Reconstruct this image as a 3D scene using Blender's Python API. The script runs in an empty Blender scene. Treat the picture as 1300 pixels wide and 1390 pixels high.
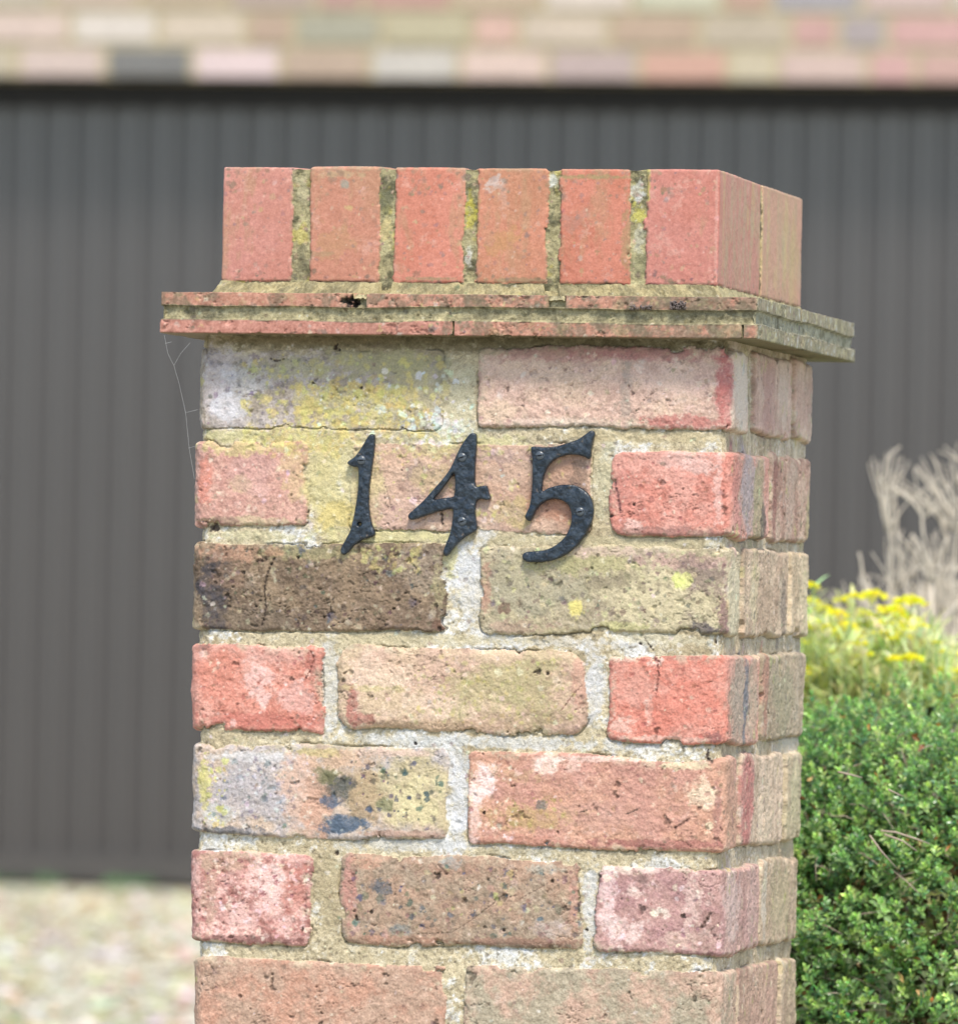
import bpy, math, random
import numpy as np
from mathutils import Matrix, Vector

# ------------------------------------------------------------------ camera, sky, sun, exposure
scene = bpy.context.scene
COL = scene.collection
F_PX, PITCH, ROLL, CAMZ = 10322.0, 0.01635, 0.01926, 0.68
cp, sp, cr, sr = math.cos(PITCH), math.sin(PITCH), math.cos(ROLL), math.sin(ROLL)
FW = Vector((0, cp, sp)); U0 = Vector((0, -sp, cp)); R0 = Vector((1, 0, 0))
RT = cr * R0 + sr * U0
UP = cr * U0 - sr * R0
cam_d = bpy.data.cameras.new('camera'); cam = bpy.data.objects.new('camera', cam_d); COL.objects.link(cam)
m = Matrix.Identity(4)
for i in range(3):
    m[i][0] = RT[i]; m[i][1] = UP[i]; m[i][2] = -FW[i]
m[2][3] = CAMZ
cam.matrix_world = m
cam_d.sensor_fit = 'HORIZONTAL'; cam_d.sensor_width = 36.0; cam_d.lens = 36.0 * F_PX / 1300.0
cam_d.clip_start = 0.1; cam_d.clip_end = 3000
cam_d.dof.use_dof = True; cam_d.dof.focus_distance = 6.99; cam_d.dof.aperture_fstop = 8.8
scene.camera = cam

SUN_EL, SUN_ROT = math.radians(58), math.radians(166)     # rotation: compass bearing the light comes from
world = bpy.data.worlds.new('World'); scene.world = world; world.use_nodes = True
wn = world.node_tree.nodes; wl = world.node_tree.links
bg = wn['Background']
sky = wn.new('ShaderNodeTexSky'); sky.sky_type = 'NISHITA'; sky.sun_disc = False
sky.sun_elevation = SUN_EL; sky.sun_rotation = SUN_ROT
sky.air_density = 1.0; sky.dust_density = 1.6; sky.ozone_density = 1.0
wl.new(sky.outputs[0], bg.inputs[0]); bg.inputs[1].default_value = 0.115
sun_d = bpy.data.lights.new('sun', 'SUN'); sun_d.energy = 2.0; sun_d.angle = math.radians(13)
sun_d.color = (1.0, 0.92, 0.80)
sun = bpy.data.objects.new('sun', sun_d); COL.objects.link(sun)
sv = Vector((math.sin(SUN_ROT) * math.cos(SUN_EL), math.cos(SUN_ROT) * math.cos(SUN_EL), math.sin(SUN_EL)))
sun.rotation_euler = sv.to_track_quat('Z', 'Y').to_euler()
scene.view_settings.view_transform = 'Standard'; scene.view_settings.look = 'None'
scene.view_settings.exposure = 1.25; scene.view_settings.gamma = 1.0

# ------------------------------------------------------------------ helpers
DESAT = 0.36
ALB = 0.80           # displayed colour -> base colour factor of the masonry
rng = np.random.default_rng(7)

def lin(c):
    c = np.asarray(c, float) / 255.0
    return np.where(c <= 0.04045, c / 12.92, ((c + 0.055) / 1.055) ** 2.4)

def smooth(a, b, x):
    t = np.clip((x - a) / (b - a), 0, 1)
    return t * t * (3 - 2 * t)

_tabs = {}
def vnoise(x, y, seed):
    if seed not in _tabs:
        _tabs[seed] = np.random.default_rng(1000 + seed).random((256, 256))
    T = _tabs[seed]
    xi = np.floor(x).astype(np.int64); yi = np.floor(y).astype(np.int64)
    fx = x - xi; fy = y - yi
    fx = fx * fx * (3 - 2 * fx); fy = fy * fy * (3 - 2 * fy)
    x0 = xi & 255; x1 = (xi + 1) & 255; y0 = yi & 255; y1 = (yi + 1) & 255
    a = T[x0, y0]; b = T[x1, y0]; c = T[x0, y1]; d = T[x1, y1]
    return (a + (b - a) * fx) * (1 - fy) + (c + (d - c) * fx) * fy

def fbm(x, y, size, octv=4, seed=0, gain=0.55):
    """fractal noise, about -1..1; size = largest feature in metres"""
    s = 0; amp = 1; tot = 0
    ca, sa = math.cos(0.6 + seed), math.sin(0.6 + seed)
    for o in range(octv):
        k = (2.03 ** o) / size
        xx = (x * ca - y * sa) * k + 37.1 * o + seed * 3.7; yy = (x * sa + y * ca) * k + 11.9 * o - seed * 5.1
        s = s + amp * (vnoise(xx, yy, (seed + o) % 17) * 2 - 1); tot += amp; amp *= gain
    return s / tot * 1.6

def tag(o, label=None, cat=None, group=None, kind=None):
    if label: o['label'] = label
    if cat: o['category'] = cat
    if group: o['group'] = group
    if kind: o['kind'] = kind
    return o

def empty(name, loc):
    o = bpy.data.objects.new(name, None); COL.objects.link(o); o.location = loc
    o.empty_display_size = 0.05
    return o

def link(name, me, mat=None, parent=None, loc=None):
    o = bpy.data.objects.new(name, me); COL.objects.link(o)
    if mat: me.materials.append(mat)
    if loc is not None: o.location = loc
    if parent:
        o.parent = parent
        o.matrix_parent_inverse = Matrix.Translation(-Vector(parent.location)) if parent.parent is None and parent.type == 'EMPTY' else Matrix.Identity(4)
    return o

def np_mesh(name, V, Fc, col=None, smooth_=True, uv=None):
    """V (n,3), Fc (m,k) same k"""
    me = bpy.data.meshes.new(name)
    V = np.ascontiguousarray(V, np.float32); Fc = np.ascontiguousarray(Fc, np.int32)
    n, k = Fc.shape
    me.vertices.add(len(V)); me.vertices.foreach_set('co', V.ravel())
    me.loops.add(n * k); me.loops.foreach_set('vertex_index', Fc.ravel())
    me.polygons.add(n); me.polygons.foreach_set('loop_start', np.arange(0, n * k, k, dtype=np.int32))
    me.polygons.foreach_set('loop_total', np.full(n, k, np.int32))
    me.update(calc_edges=True)
    me.polygons.foreach_set('use_smooth', np.full(n, smooth_, bool))
    if col is not None:
        at = me.color_attributes.new('tint', 'FLOAT_COLOR', 'POINT')
        c4 = np.ones((len(V), 4), np.float32); c4[:, :3] = col
        at.data.foreach_set('color', c4.ravel())
    return me

class Bag:
    """collects polygons of mixed size into one mesh"""
    def __init__(s): s.v = []; s.f = []
    def add(s, vs, fs):
        n = len(s.v); s.v += [tuple(v) for v in vs]; s.f += [tuple(i + n for i in f) for f in fs]
    def box(s, x0, x1, y0, y1, z0, z1):
        s.add([(x, y, z) for x in (x0, x1) for y in (y0, y1) for z in (z0, z1)],
              [(0, 1, 3, 2), (4, 6, 7, 5), (0, 4, 5, 1), (2, 3, 7, 6), (0, 2, 6, 4), (1, 5, 7, 3)])
    def tube(s, pts, rad, n=5):
        pts = [Vector(p) for p in pts]
        vs = []; fs = []
        for i, p in enumerate(pts):
            d = (pts[min(i + 1, len(pts) - 1)] - pts[max(i - 1, 0)]).normalized()
            a = d.cross(Vector((0.31, 0.2, 0.93))).normalized(); b = d.cross(a)
            r = rad[i] if hasattr(rad, '__len__') else rad
            for k in range(n):
                t = 2 * math.pi * k / n
                vs.append(p + (a * math.cos(t) + b * math.sin(t)) * r)
        for i in range(len(pts) - 1):
            for k in range(n):
                fs.append((i * n + k, i * n + (k + 1) % n, (i + 1) * n + (k + 1) % n, (i + 1) * n + k))
        fs.append(tuple(range(n))[::-1]); fs.append(tuple((len(pts) - 1) * n + k for k in range(n)))
        s.add(vs, fs)
    def build(s, name, mat, parent=None, sm=False):
        me = bpy.data.meshes.new(name); me.from_pydata(s.v, [], s.f); me.update()
        if sm: me.polygons.foreach_set('use_smooth', [True] * len(me.polygons))
        return link(name, me, mat, parent)

# ------------------------------------------------------------------ materials
def new_mat(name, rough=0.8, spec=0.5):
    mt = bpy.data.materials.new(name); mt.use_nodes = True
    p = mt.node_tree.nodes['Principled BSDF']
    p.inputs['Roughness'].default_value = rough
    p.inputs['Specular IOR Level'].default_value = spec
    return mt, mt.node_tree.nodes, mt.node_tree.links, p

def tint_mat(name, rough=0.85, spec=0.3, bump=0.0003, scale=900, grain=0.25, trans=0.0):
    mt, n, l, p = new_mat(name, rough, spec)
    at = n.new('ShaderNodeAttribute'); at.attribute_name = 'tint'
    tc = n.new('ShaderNodeTexCoord')
    nz = n.new('ShaderNodeTexNoise'); nz.inputs['Scale'].default_value = scale; nz.inputs['Detail'].default_value = 3
    l.new(tc.outputs['Object'], nz.inputs['Vector'])
    mr = n.new('ShaderNodeMapRange'); mr.inputs[1].default_value = 0.3; mr.inputs[2].default_value = 0.7
    mr.inputs[3].default_value = 1 - grain; mr.inputs[4].default_value = 1 + grain
    l.new(nz.outputs['Fac'], mr.inputs[0])
    mx = n.new('ShaderNodeVectorMath'); mx.operation = 'SCALE'
    l.new(at.outputs['Color'], mx.inputs[0]); l.new(mr.outputs[0], mx.inputs['Scale'])
    l.new(mx.outputs[0], p.inputs['Base Color'])
    if bump:
        b = n.new('ShaderNodeBump'); b.inputs['Distance'].default_value = bump; b.inputs['Strength'].default_value = 1
        l.new(nz.outputs['Fac'], b.inputs['Height']); l.new(b.outputs[0], p.inputs['Normal'])
    if trans:
        tr = n.new('ShaderNodeBsdfTranslucent'); ms = n.new('ShaderNodeMixShader'); ms.inputs[0].default_value = trans
        l.new(mx.outputs[0], tr.inputs[0]); l.new(p.outputs[0], ms.inputs[1]); l.new(tr.outputs[0], ms.inputs[2])
        l.new(ms.outputs[0], n['Material Output'].inputs[0])
    return mt

M_brick = tint_mat('old_brick', 0.9, 0.25, 0.0004, 600, 0.15)
M_mortar = tint_mat('mortar', 0.95, 0.2, 0.0005, 800, 0.18)
M_copebrick = tint_mat('coping_brick', 0.72, 0.35, 0.0002, 600, 0.10)

# ------------------------------------------------------------------ pillar frame (metres)
TH = 0.21496
NR = np.array([math.cos(TH), -math.sin(TH), 0.0]); NF = np.array([-math.sin(TH), -math.cos(TH), 0.0])
CAPW, CAPD, INS = 0.4714, 0.4449, 0.018
ZT = CAMZ + 0.4345                       # top of the coping
FRC = np.array([0.21564, 7.0, 0.0])      # coping front right corner
FLC = FRC - NR * CAPW
SW, SD = CAPW + 2 * INS, 0.444           # shaft width / depth
SFL = FLC + (NF - NR) * INS              # shaft front left corner
HEAD = math.atan2(NR[1], NR[0])

def unproj(x, y, org=SFL, out=0.0):
    """photo pixel -> (u, z) on the plane of the front face"""
    x = np.asarray(x, float) - 650; y = np.asarray(y, float) - 695
    u = x * cr + y * sr; v = -x * sr + y * cr
    d = np.array(FW)[:, None] * F_PX + np.array(R0)[:, None] * np.atleast_1d(u) - np.array(U0)[:, None] * np.atleast_1d(v)
    o = np.array([0, 0, CAMZ]); q = org + NF * out - o
    t = (q @ NF) / (NF @ d)
    P = o[:, None] + d * t - org[:, None]
    return P.T @ NR, P[2]
def px(x, y, org=SFL, out=0.0):
    a, b = unproj(x, y, org, out); return float(a[0]), float(b[0])
PX = 1 / 1466.0                          # metres per photo pixel on the front face

# ---- a sheet wrapped round a rectangular pier, shaped by a profile and a height field
class Wrap:
    def __init__(s, W, D, org, r, steps, prof):
        # steps = (left, front, right, back) column spacing ; u: 0..W front, W..W+D right, -D..0 left, W+D.. back
        s.W, s.D, s.org, s.r = W, D, org, r
        def seg(a, b, st): return np.arange(a, b, st)
        e = 0.02
        cols = [seg(-D, -e, steps[0]), seg(-e, 0, min(steps[0], steps[1])), seg(0, W, steps[1]), seg(W, W + D, steps[2]), seg(W + D, 2 * W + D, steps[3])]
        s.U = np.unique(np.round(np.concatenate(cols), 6))
        s.o, s.z, s.no, s.nz = [np.asarray(a, float) for a in prof]
        s.shape = (len(s.z), len(s.U))
        s.ky = np.ones(len(s.z)); s.kx = np.zeros(len(s.z)); s.C = np.zeros(s.shape + (3,)); s.H = np.zeros(s.shape); s.M = np.zeros(s.shape, np.int8)
        s.v = np.concatenate([[0], np.cumsum(np.hypot(np.diff(s.o), np.diff(s.z)))])
        s.UU, s.ZZ = np.meshgrid(s.U, s.z)
        s.VV = np.repeat(s.v[:, None], len(s.U), 1)
    def base(s):
        W, D, r, U = s.W, s.D, s.r, s.U
        X = np.zeros_like(U); Y = np.zeros_like(U); NX = np.zeros_like(U); NY = np.zeros_like(U)
        per = 2 * (W + D)
        corners = [(0, 0.0, 0.0, math.pi), (W, W, 0.0, 1.5 * math.pi), (W + D, W, D, 0.0), (2 * W + D, 0.0, D, 0.5 * math.pi)]
        Uw = (U + D) % per - D
        # straight parts (local x along the front, y into depth)
        f = (Uw >= 0) & (Uw < W); X[f] = Uw[f]; Y[f] = 0; NY[f] = -1
        f = (Uw >= W) & (Uw < W + D); X[f] = W; Y[f] = Uw[f] - W; NX[f] = 1
        f = (Uw >= W + D); X[f] = W - (Uw[f] - W - D); Y[f] = D; NY[f] = 1
        f = (Uw < 0); X[f] = 0; Y[f] = -Uw[f]; NX[f] = -1
        cs = [(0, (r, r), math.pi), (W, (W - r, r), 1.5 * math.pi), (W + D, (W - r, D - r), 0.0), (2 * W + D, (r, D - r), 0.5 * math.pi)]
        for cu, (cx, cy), a0 in cs:
            dd = (Uw - cu + per / 2) % per - per / 2
            f = np.abs(dd) < r
            a = a0 + (dd[f] / r * 0.5 + 0.5) * math.pi / 2
            NX[f] = np.cos(a); NY[f] = np.sin(a); X[f] = cx + r * NX[f]; Y[f] = cy + r * NY[f]
        return X, Y, NX, NY
    def xyz(s):
        X, Y, NX, NY = s.base()
        # inset/outset scales the rectangle about its centre line by line
        o = s.o[:, None]
        sx = (s.W + 2 * o) / s.W; sy = (s.D + 2 * o) / s.D
        x = (X[None] + s.kx[:, None] * (1 - X[None] / s.W) - s.W / 2) * sx + s.W / 2 + NX[None] * s.H * s.no[:, None]
        y = (Y[None] * s.ky[:, None] - s.D / 2) * sy + s.D / 2 + NY[None] * s.H * s.no[:, None]
        z = s.z[:, None] + s.H * s.nz[:, None]
        P = s.org[None, None] + x[..., None] * NR - y[..., None] * NF
        P[..., 2] += z
        return P
    def meshes(s, ids, DESAT=0.30):
        """ids: dict mask value -> mesh name ; returns meshes"""
        P = s.xyz(); nr, nc = s.shape
        idx = np.arange(nr * nc).reshape(nr, nc)
        nx = np.roll(idx, -1, 1)
        Q = np.stack([idx[:-1], nx[:-1], nx[1:], idx[1:]], -1).reshape(-1, 4)
        fm = s.M[:-1].reshape(-1)
        out = {}
        rb = np.clip(s.C[..., 0] - s.C[..., 2], 0, 120); rg_ = np.clip(s.C[..., 0] - s.C[..., 1], 0, 120); mk_ = (s.M == 1)
        s.C[..., 2] -= .06 * rb * mk_; s.C[..., 1] += .05 * rg_ * mk_
        Pf = P.reshape(-1, 3); Cf = (lin(np.clip(s.C, 0, 255)) * ALB).reshape(-1, 3)
        sat = 1 - Cf.min(1) / (Cf.max(1) + 1e-6)
        Cf = Cf + ((Cf @ np.array([.3, .55, .15]))[:, None] - Cf) * (DESAT * smooth(.25, .80, sat))[:, None] * 1.15
        for k, nm in ids.items():
            q = Q[fm == k]
            used = np.unique(q); rem = np.zeros(nr * nc, np.int64); rem[used] = np.arange(len(used))
            out[k] = np_mesh(nm, Pf[used], rem[q], Cf[used])
        return out
    def win(s, u, z, ru, rz, mrg=1.6):
        i0, i1 = np.searchsorted(s.U, [u - ru * mrg, u + ru * mrg])
        zz = s.key
        j0, j1 = np.searchsorted(zz, [z - rz * mrg, z + rz * mrg])
        return slice(j0, j1), slice(i0, i1)
    def blob(s, u, z, ru, rz, col, st=1.0, rag=0.6, seed=0, only=None, size=None):
        a, b = s.win(u, z, ru, rz)
        if a.stop <= a.start or b.stop <= b.start: return
        uu = s.UU[a, b]; zz = s.KK[a, b]
        n = fbm(uu + seed * 0.13, zz, size or max(0.006, min(ru, rz) * 0.9), 5, seed % 13, 0.7)
        d = np.sqrt(((uu - u) / ru) ** 2 + ((zz - z) / rz) ** 2) + n * rag
        w = st * smooth(1.22, 0.70, d) * (0.72 + 0.28 * smooth(-.5, .4, fbm(uu, zz, 0.006, 4, (seed + 3) % 13, .8)))
        if only is not None: w = w * (s.M[a, b] == only)
        s.C[a, b] += (np.asarray(col, float) - s.C[a, b]) * w[..., None]
    def spot(s, u, z, r, col, st=1.0, dh=0.0, asp=1.0):
        a, b = s.win(u, z, r, r)
        if a.stop <= a.start or b.stop <= b.start: return
        uu = s.UU[a, b]; zz = s.KK[a, b]
        d = np.sqrt(((uu - u) / r) ** 2 + ((zz - z) / r / asp) ** 2) + fbm(uu, zz, max(r * 1.3, .0025), 3, int(u * 9999) % 13, .75) * 0.75
        w = st * smooth(1.2, 0.55, d)
        s.C[a, b] += (np.asarray(col, float) - s.C[a, b]) * w[..., None]
        s.H[a, b] += dh * w
    def spots(s, x0, x1, z0, z1, n, r, col, st=0.9, seed=0, dh=0.0, power=2.5):
        g = np.random.default_rng(seed + 50)
        for i in range(n):
            rr = r * (0.25 + 0.75 * g.random() ** power)
            s.spot(g.uniform(x0, x1), g.uniform(z0, z1), rr, np.asarray(col) + g.normal(0, 9, 3), st * g.uniform(0.5, 1), dh)
    def key_z(s, along_v=False):
        s.key = s.v if along_v else s.z
        s.KK = s.VV if along_v else s.ZZ

# ================================================================== SHAFT
zs_hi = CAMZ + 0.4345 - 0.1576 + 0.002
prof_z = np.concatenate([np.arange(-0.02, 0.30, 0.004), np.arange(0.30, zs_hi, 0.0008)])
S = Wrap(SW, SD, SFL, 0.011, (0.002, 0.0008, 0.0011, 0.006), (np.zeros_like(prof_z), prof_z, np.ones_like(prof_z), np.zeros_like(prof_z)))
S.key_z()
UU, ZZ = S.UU, S.ZZ
# mortar first
W = SW
n1 = fbm(UU, ZZ, 0.05, 5, 1); n2 = fbm(UU, ZZ, 0.018, 5, 2, 0.75); n3 = fbm(UU, ZZ, 0.12, 3, 3); n4 = fbm(UU, ZZ, 0.0045, 3, 4, 0.8)
C = np.array([196, 182, 146.]) + np.zeros(S.shape + (3,))
def mixin(C, col, w): C += (np.asarray(col, float) - C) * w[..., None]
mixin(C, (170, 152, 112), smooth(0.0, 0.9, n1) * 0.8)
mixin(C, (212, 204, 180), smooth(0.1, 0.8, -n2) * 0.6)
n5 = fbm(UU, ZZ, 0.06, 6, 6, 0.82); sidem = smooth(W, W + .015, UU) * (UU < W + SD + .02)
mixin(C, (220, 225, 231), smooth(0.05, 0.55, n5) * 0.66 * (1 - .75 * sidem))
mixin(C, (126, 118, 98), smooth(0.5, 0.9, n2) * 0.6)
n6 = fbm(UU, ZZ, 0.0028, 2, 7, 0.9)
mixin(C, (232, 234, 236), smooth(0.35, 0.8, n6) * smooth(-.3, .5, n5) * 0.8); mixin(C, (120, 110, 90), smooth(0.45, 0.9, -n6) * 0.55)
C += (n4 * 20)[..., None]
S.C = C
wall_u = np.minimum(np.abs(UU), np.abs(UU - W))                      # distance from the two front corners
frontm = smooth(.004, .022, wall_u) * ((UU > 0) & (UU < W))
S.H = -0.0056 + .0032 * frontm + n1 * 0.0012 + n2 * 0.0009 + n4 * 0.00045 + n6 * .00015
# trowel ridges and small hollows in the joints
S.H += -smooth(.6, .9, fbm(UU, ZZ, .02, 4, 9, .6)) * .0010
SDFALL = np.full(S.shape, 1.0)

def brick(u0, u1, z0, z1, c1, c2, prot=0.0, rnd=0.0075, seed=0, warp=0.0040, mott=0.025, soft=0.0038, rough=1.0, side=None, tilt=0.0):
    """one old hand-made brick: rounded, ragged outline; colours c1/c2 mottled"""
    pad = 0.012
    i0, i1 = np.searchsorted(S.U, [u0 - pad, u1 + pad]); j0, j1 = np.searchsorted(S.z, [z0 - pad, z1 + pad])
    if i1 <= i0 or j1 <= j0: return
    a, b = slice(j0, j1), slice(i0, i1)
    uu, zz = UU[a, b], ZZ[a, b]
    zc = zz + tilt * (uu - (u0 + u1) / 2)
    g0 = np.random.default_rng(seed + 500)
    k0, k1, k2 = g0.uniform(.4, 1.2, 3) * warp
    wu = uu + fbm(uu, zz, 0.06, 3, seed % 11, 0.5) * k0 + fbm(uu, zz, 0.012, 4, (seed + 2) % 11, 0.75) * k2 * .42
    wz = zc + fbm(uu, zz, 0.09, 3, (seed + 5) % 11, 0.5) * k1 + fbm(uu, zz, 0.012, 4, (seed + 8) % 11, 0.75) * k2 * .42
    rnd = rnd * g0.uniform(.5, 1.3)
    cu, cz, hu, hz = (u0 + u1) / 2, (z0 + z1) / 2, (u1 - u0) / 2, (z1 - z0) / 2
    qx = np.abs(wu - cu) - hu + rnd; qz = np.abs(wz - cz) - hz + rnd
    sd = np.hypot(np.maximum(qx, 0), np.maximum(qz, 0)) + np.minimum(np.maximum(qx, qz), 0) - rnd
    chip = fbm(uu, zz, .022, 4, (seed + 6) % 11, .6); sd = sd + smooth(.35, .9, chip) * .0050 + smooth(0, .012, sd + .012) * 0
    inside = sd < 0
    face = prot + fbm(uu, zz, 0.06, 3, (seed + 2) % 13) * 0.0011 * rough + fbm(uu, zz, 0.012, 4, (seed + 3) % 13, 0.7) * 0.0008 * rough + fbm(uu, zz, 0.0035, 3, (seed + 7) % 13, 0.8) * 0.0003 * rough
    pr = np.sqrt(np.clip(-sd / soft, 0, 1) * (2 - np.clip(-sd / soft, 0, 1)))
    hh = S.H[a, b] + 0.0004 + (face - S.H[a, b]) * pr
    # deeper pocks and flakes, drag creases from the moulding
    rid = np.abs(fbm(uu * .55, zz * 1.3 + uu * .1 * math.sin(seed), .016, 4, (seed + 10) % 13, .6)); cre = smooth(.055, .0, rid) * smooth(0.05, .5, fbm(uu, zz, .03, 3, (seed + 11) % 13))
    hh -= cre * .0010 * rough; grit = fbm(uu, zz, .0024, 2, (seed + 12) % 13, .9); hh += grit * .00022 * rough
    pk = fbm(uu, zz, 0.010, 3, (seed + 9) % 13, 0.5); hh -= smooth(0.84, 1.1, pk) * 0.0016 * rough
    # shrinkage gap just outside the brick, here and there
    gap = smooth(0.0014, 0.0004, np.abs(sd - 0.0006)) * smooth(-0.1, 0.35, fbm(uu, zz, 0.04, 3, (seed + 1) % 13) + 0.7 * (wz < cz - hz * 0.6) - 0.25)
    H0 = S.H[a, b].copy(); H0 -= gap * 0.0022
    S.H[a, b] = np.where(inside, hh, H0)
    S.M[a, b] = np.where(inside, 1, S.M[a, b])
    SDFALL[a, b] = np.minimum(SDFALL[a, b], sd)
    c = np.asarray(c1, float) + (np.asarray(c2, float) - np.asarray(c1, float)) * smooth(-0.5, 0.5, fbm(uu, zz, mott, 5, (seed + 4) % 13, 0.7))[..., None]
    f2 = fbm(uu, zz, 0.007, 4, (seed + 6) % 13, 0.8)
    c = c + (f2 * 13)[..., None] * np.array([1.0, 0.95, 0.9])
    mixin(c, c * 0.62, smooth(0.84, 1.1, pk) * 0.7)
    mixin(c, c * .70, cre * .75); c = c + (grit * 11)[..., None]
    mixin(c, c * .6 + 92, smooth(.35, .8, fbm(uu, zz, .02, 6, (seed + 3) % 13, .85)) * .55)
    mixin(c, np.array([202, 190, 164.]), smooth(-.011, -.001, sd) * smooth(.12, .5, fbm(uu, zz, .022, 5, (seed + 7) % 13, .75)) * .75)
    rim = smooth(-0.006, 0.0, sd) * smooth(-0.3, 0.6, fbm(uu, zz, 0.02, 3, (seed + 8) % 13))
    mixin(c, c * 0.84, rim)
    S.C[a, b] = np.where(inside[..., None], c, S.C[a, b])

W = SW
def R(x0, x1, y0, y1):
    u0, z0 = px(x0, (y0 + y1) / 2); u1, _ = px(x1, (y0 + y1) / 2)
    _, zt = px((x0 + x1) / 2, y0); _, zb = px((x0 + x1) / 2, y1)
    return u0, u1, zb, zt
JT = 0.018
LE = -0.108   # header returns onto the left side
row = {}
def fb(key, x0, x1, y0, y1, c1, c2, seed, wl=None, wr=None, **k):
    """front brick by photo outline; wl / wr = how far it runs round the left / right corner"""
    u0, u1, z0, z1 = R(x0, x1, y0, y1)
    if wl is not None: u0 = -wl
    if wr is not None: u1 = W + wr
    row[key] = (u0, u1, z0, z1)
    brick(u0, u1, z0, z1, c1, c2, seed=seed, tilt=0.0, **k)
fb('A', 268, 602, 474, 583, (180, 170, 166), (162, 150, 136), 1, wl=.105, prot=-0.0030, soft=.012)
fb('B', 648, 1000, 472, 582, (216, 182, 160), (208, 170, 156), 2, wr=.085, prot=0.0005, mott=0.03)
fb('C', 265, 413, 600, 716, (214, 156, 140), (204, 138, 126), 3, wl=.215, prot=0.0005)
fb('D', 474, 801, 602, 721, (206, 166, 142), (190, 150, 134), 4, prot=-0.0015, rnd=.006)
fb('E', 832, 1003, 611, 729, (222, 118, 102), (226, 142, 128), 5, wr=.205, prot=0.0005)
fb('F', 265, 607, 737, 857, (152, 124, 94), (124, 100, 80), 6, wl=.105, prot=0.0005, mott=.02, rough=1.3, rnd=.005)
fb('G', 649, 990, 742, 862, (172, 158, 134), (182, 168, 134), 7, wr=.060, prot=0.0, mott=.02, rnd=.007)
fb('H', 264, 431, 876, 990, (224, 120, 100), (230, 146, 130), 8, wl=.215, prot=0.0005)
fb('I', 457, 793, 879, 997, (206, 176, 142), (202, 164, 144), 9, prot=0.0015, rnd=.018, soft=.009)
fb('J', 821, 985, 888, 1009, (230, 116, 96), (224, 132, 116), 10, wr=.175, prot=0.0005, rnd=.007)
fb('K', 261, 601, 1012, 1137, (182, 174, 172), (198, 174, 156), 11, wl=.105, prot=0.001, mott=.03)
fb('L', 629, 985, 1025, 1152, (215, 146, 116), (204, 134, 118), 12, wr=.062, prot=0.001, rnd=.01, mott=.035)
fb('Mm', 262, 416, 1156, 1280, (190, 112, 106), (222, 170, 164), 13, wl=.215, prot=0.0005, mott=.012)
fb('N', 455, 789, 1163, 1284, (182, 140, 114), (164, 142, 122), 14, prot=0.001, rnd=.011, soft=.008)
fb('O', 807, 985, 1177, 1297, (190, 146, 142), (178, 132, 134), 15, wr=.205, prot=0.0005, mott=.02)
fb('P', 262, 600, 1306, 1426, (206, 140, 112), (190, 150, 128), 16, wl=.105)
fb('Q', 626, 988, 1318, 1440, (172, 160, 140), (200, 160, 140), 17, wr=.09)
# side faces, rows by z
PAL = [((200, 150, 132), (186, 136, 120)), ((182, 168, 132), (168, 150, 120)), ((206, 128, 112), (190, 112, 100)), ((196, 176, 150), (180, 158, 140)), ((160, 132, 110), (134, 112, 96))]
g = np.random.default_rng(3)
rowz = [row[k][2:] for k in ('B', 'E', 'G', 'J', 'L', 'O', 'Q')]
SIDE = {0: [(.130, .325, (216, 178, 162), (206, 160, 146)), (.340, .436, (214, 168, 152), (222, 190, 172))],
        1: [(.222, .440, (178, 124, 108), (192, 160, 142))],
        2: [(.088, .325, (180, 150, 126), (196, 172, 146)), (.340, .436, (212, 192, 158), (196, 170, 136))],
        3: [(.197, .440, (178, 158, 132), (158, 146, 128))],
        4: [(.098, .330, (206, 184, 162), (196, 168, 146)), (.344, .436, (190, 180, 140), (176, 160, 130))],
        5: [(.222, .440, (194, 166, 140), (172, 150, 126))],
        6: [(.110, .330, (190, 150, 130), (176, 130, 116)), (.344, .436, (190, 170, 140), (176, 150, 130))]}
for i, lst in SIDE.items():
    for q, (a, b, c1, c2) in enumerate(lst):
        brick(W + a, W + b, rowz[i][0] + .002, rowz[i][1] + .002, c1, c2, seed=20 + i * 2 + q, prot=-0.001 + 0.0012 * q, rnd=.007)
rowzl = [row[k][2:] for k in ('A', 'C', 'F', 'H', 'K', 'Mm', 'P')]
for i in range(7):
    for q, (a, b) in enumerate([(.123, .335), (.352, .44)] if i % 2 == 0 else [(.233, .44)]):
        c1, c2 = PAL[g.integers(len(PAL))]
        brick(-b, -a, rowzl[i][0], rowzl[i][1], c1, c2, seed=40 + i * 2 + q, rnd=.007)
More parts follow.
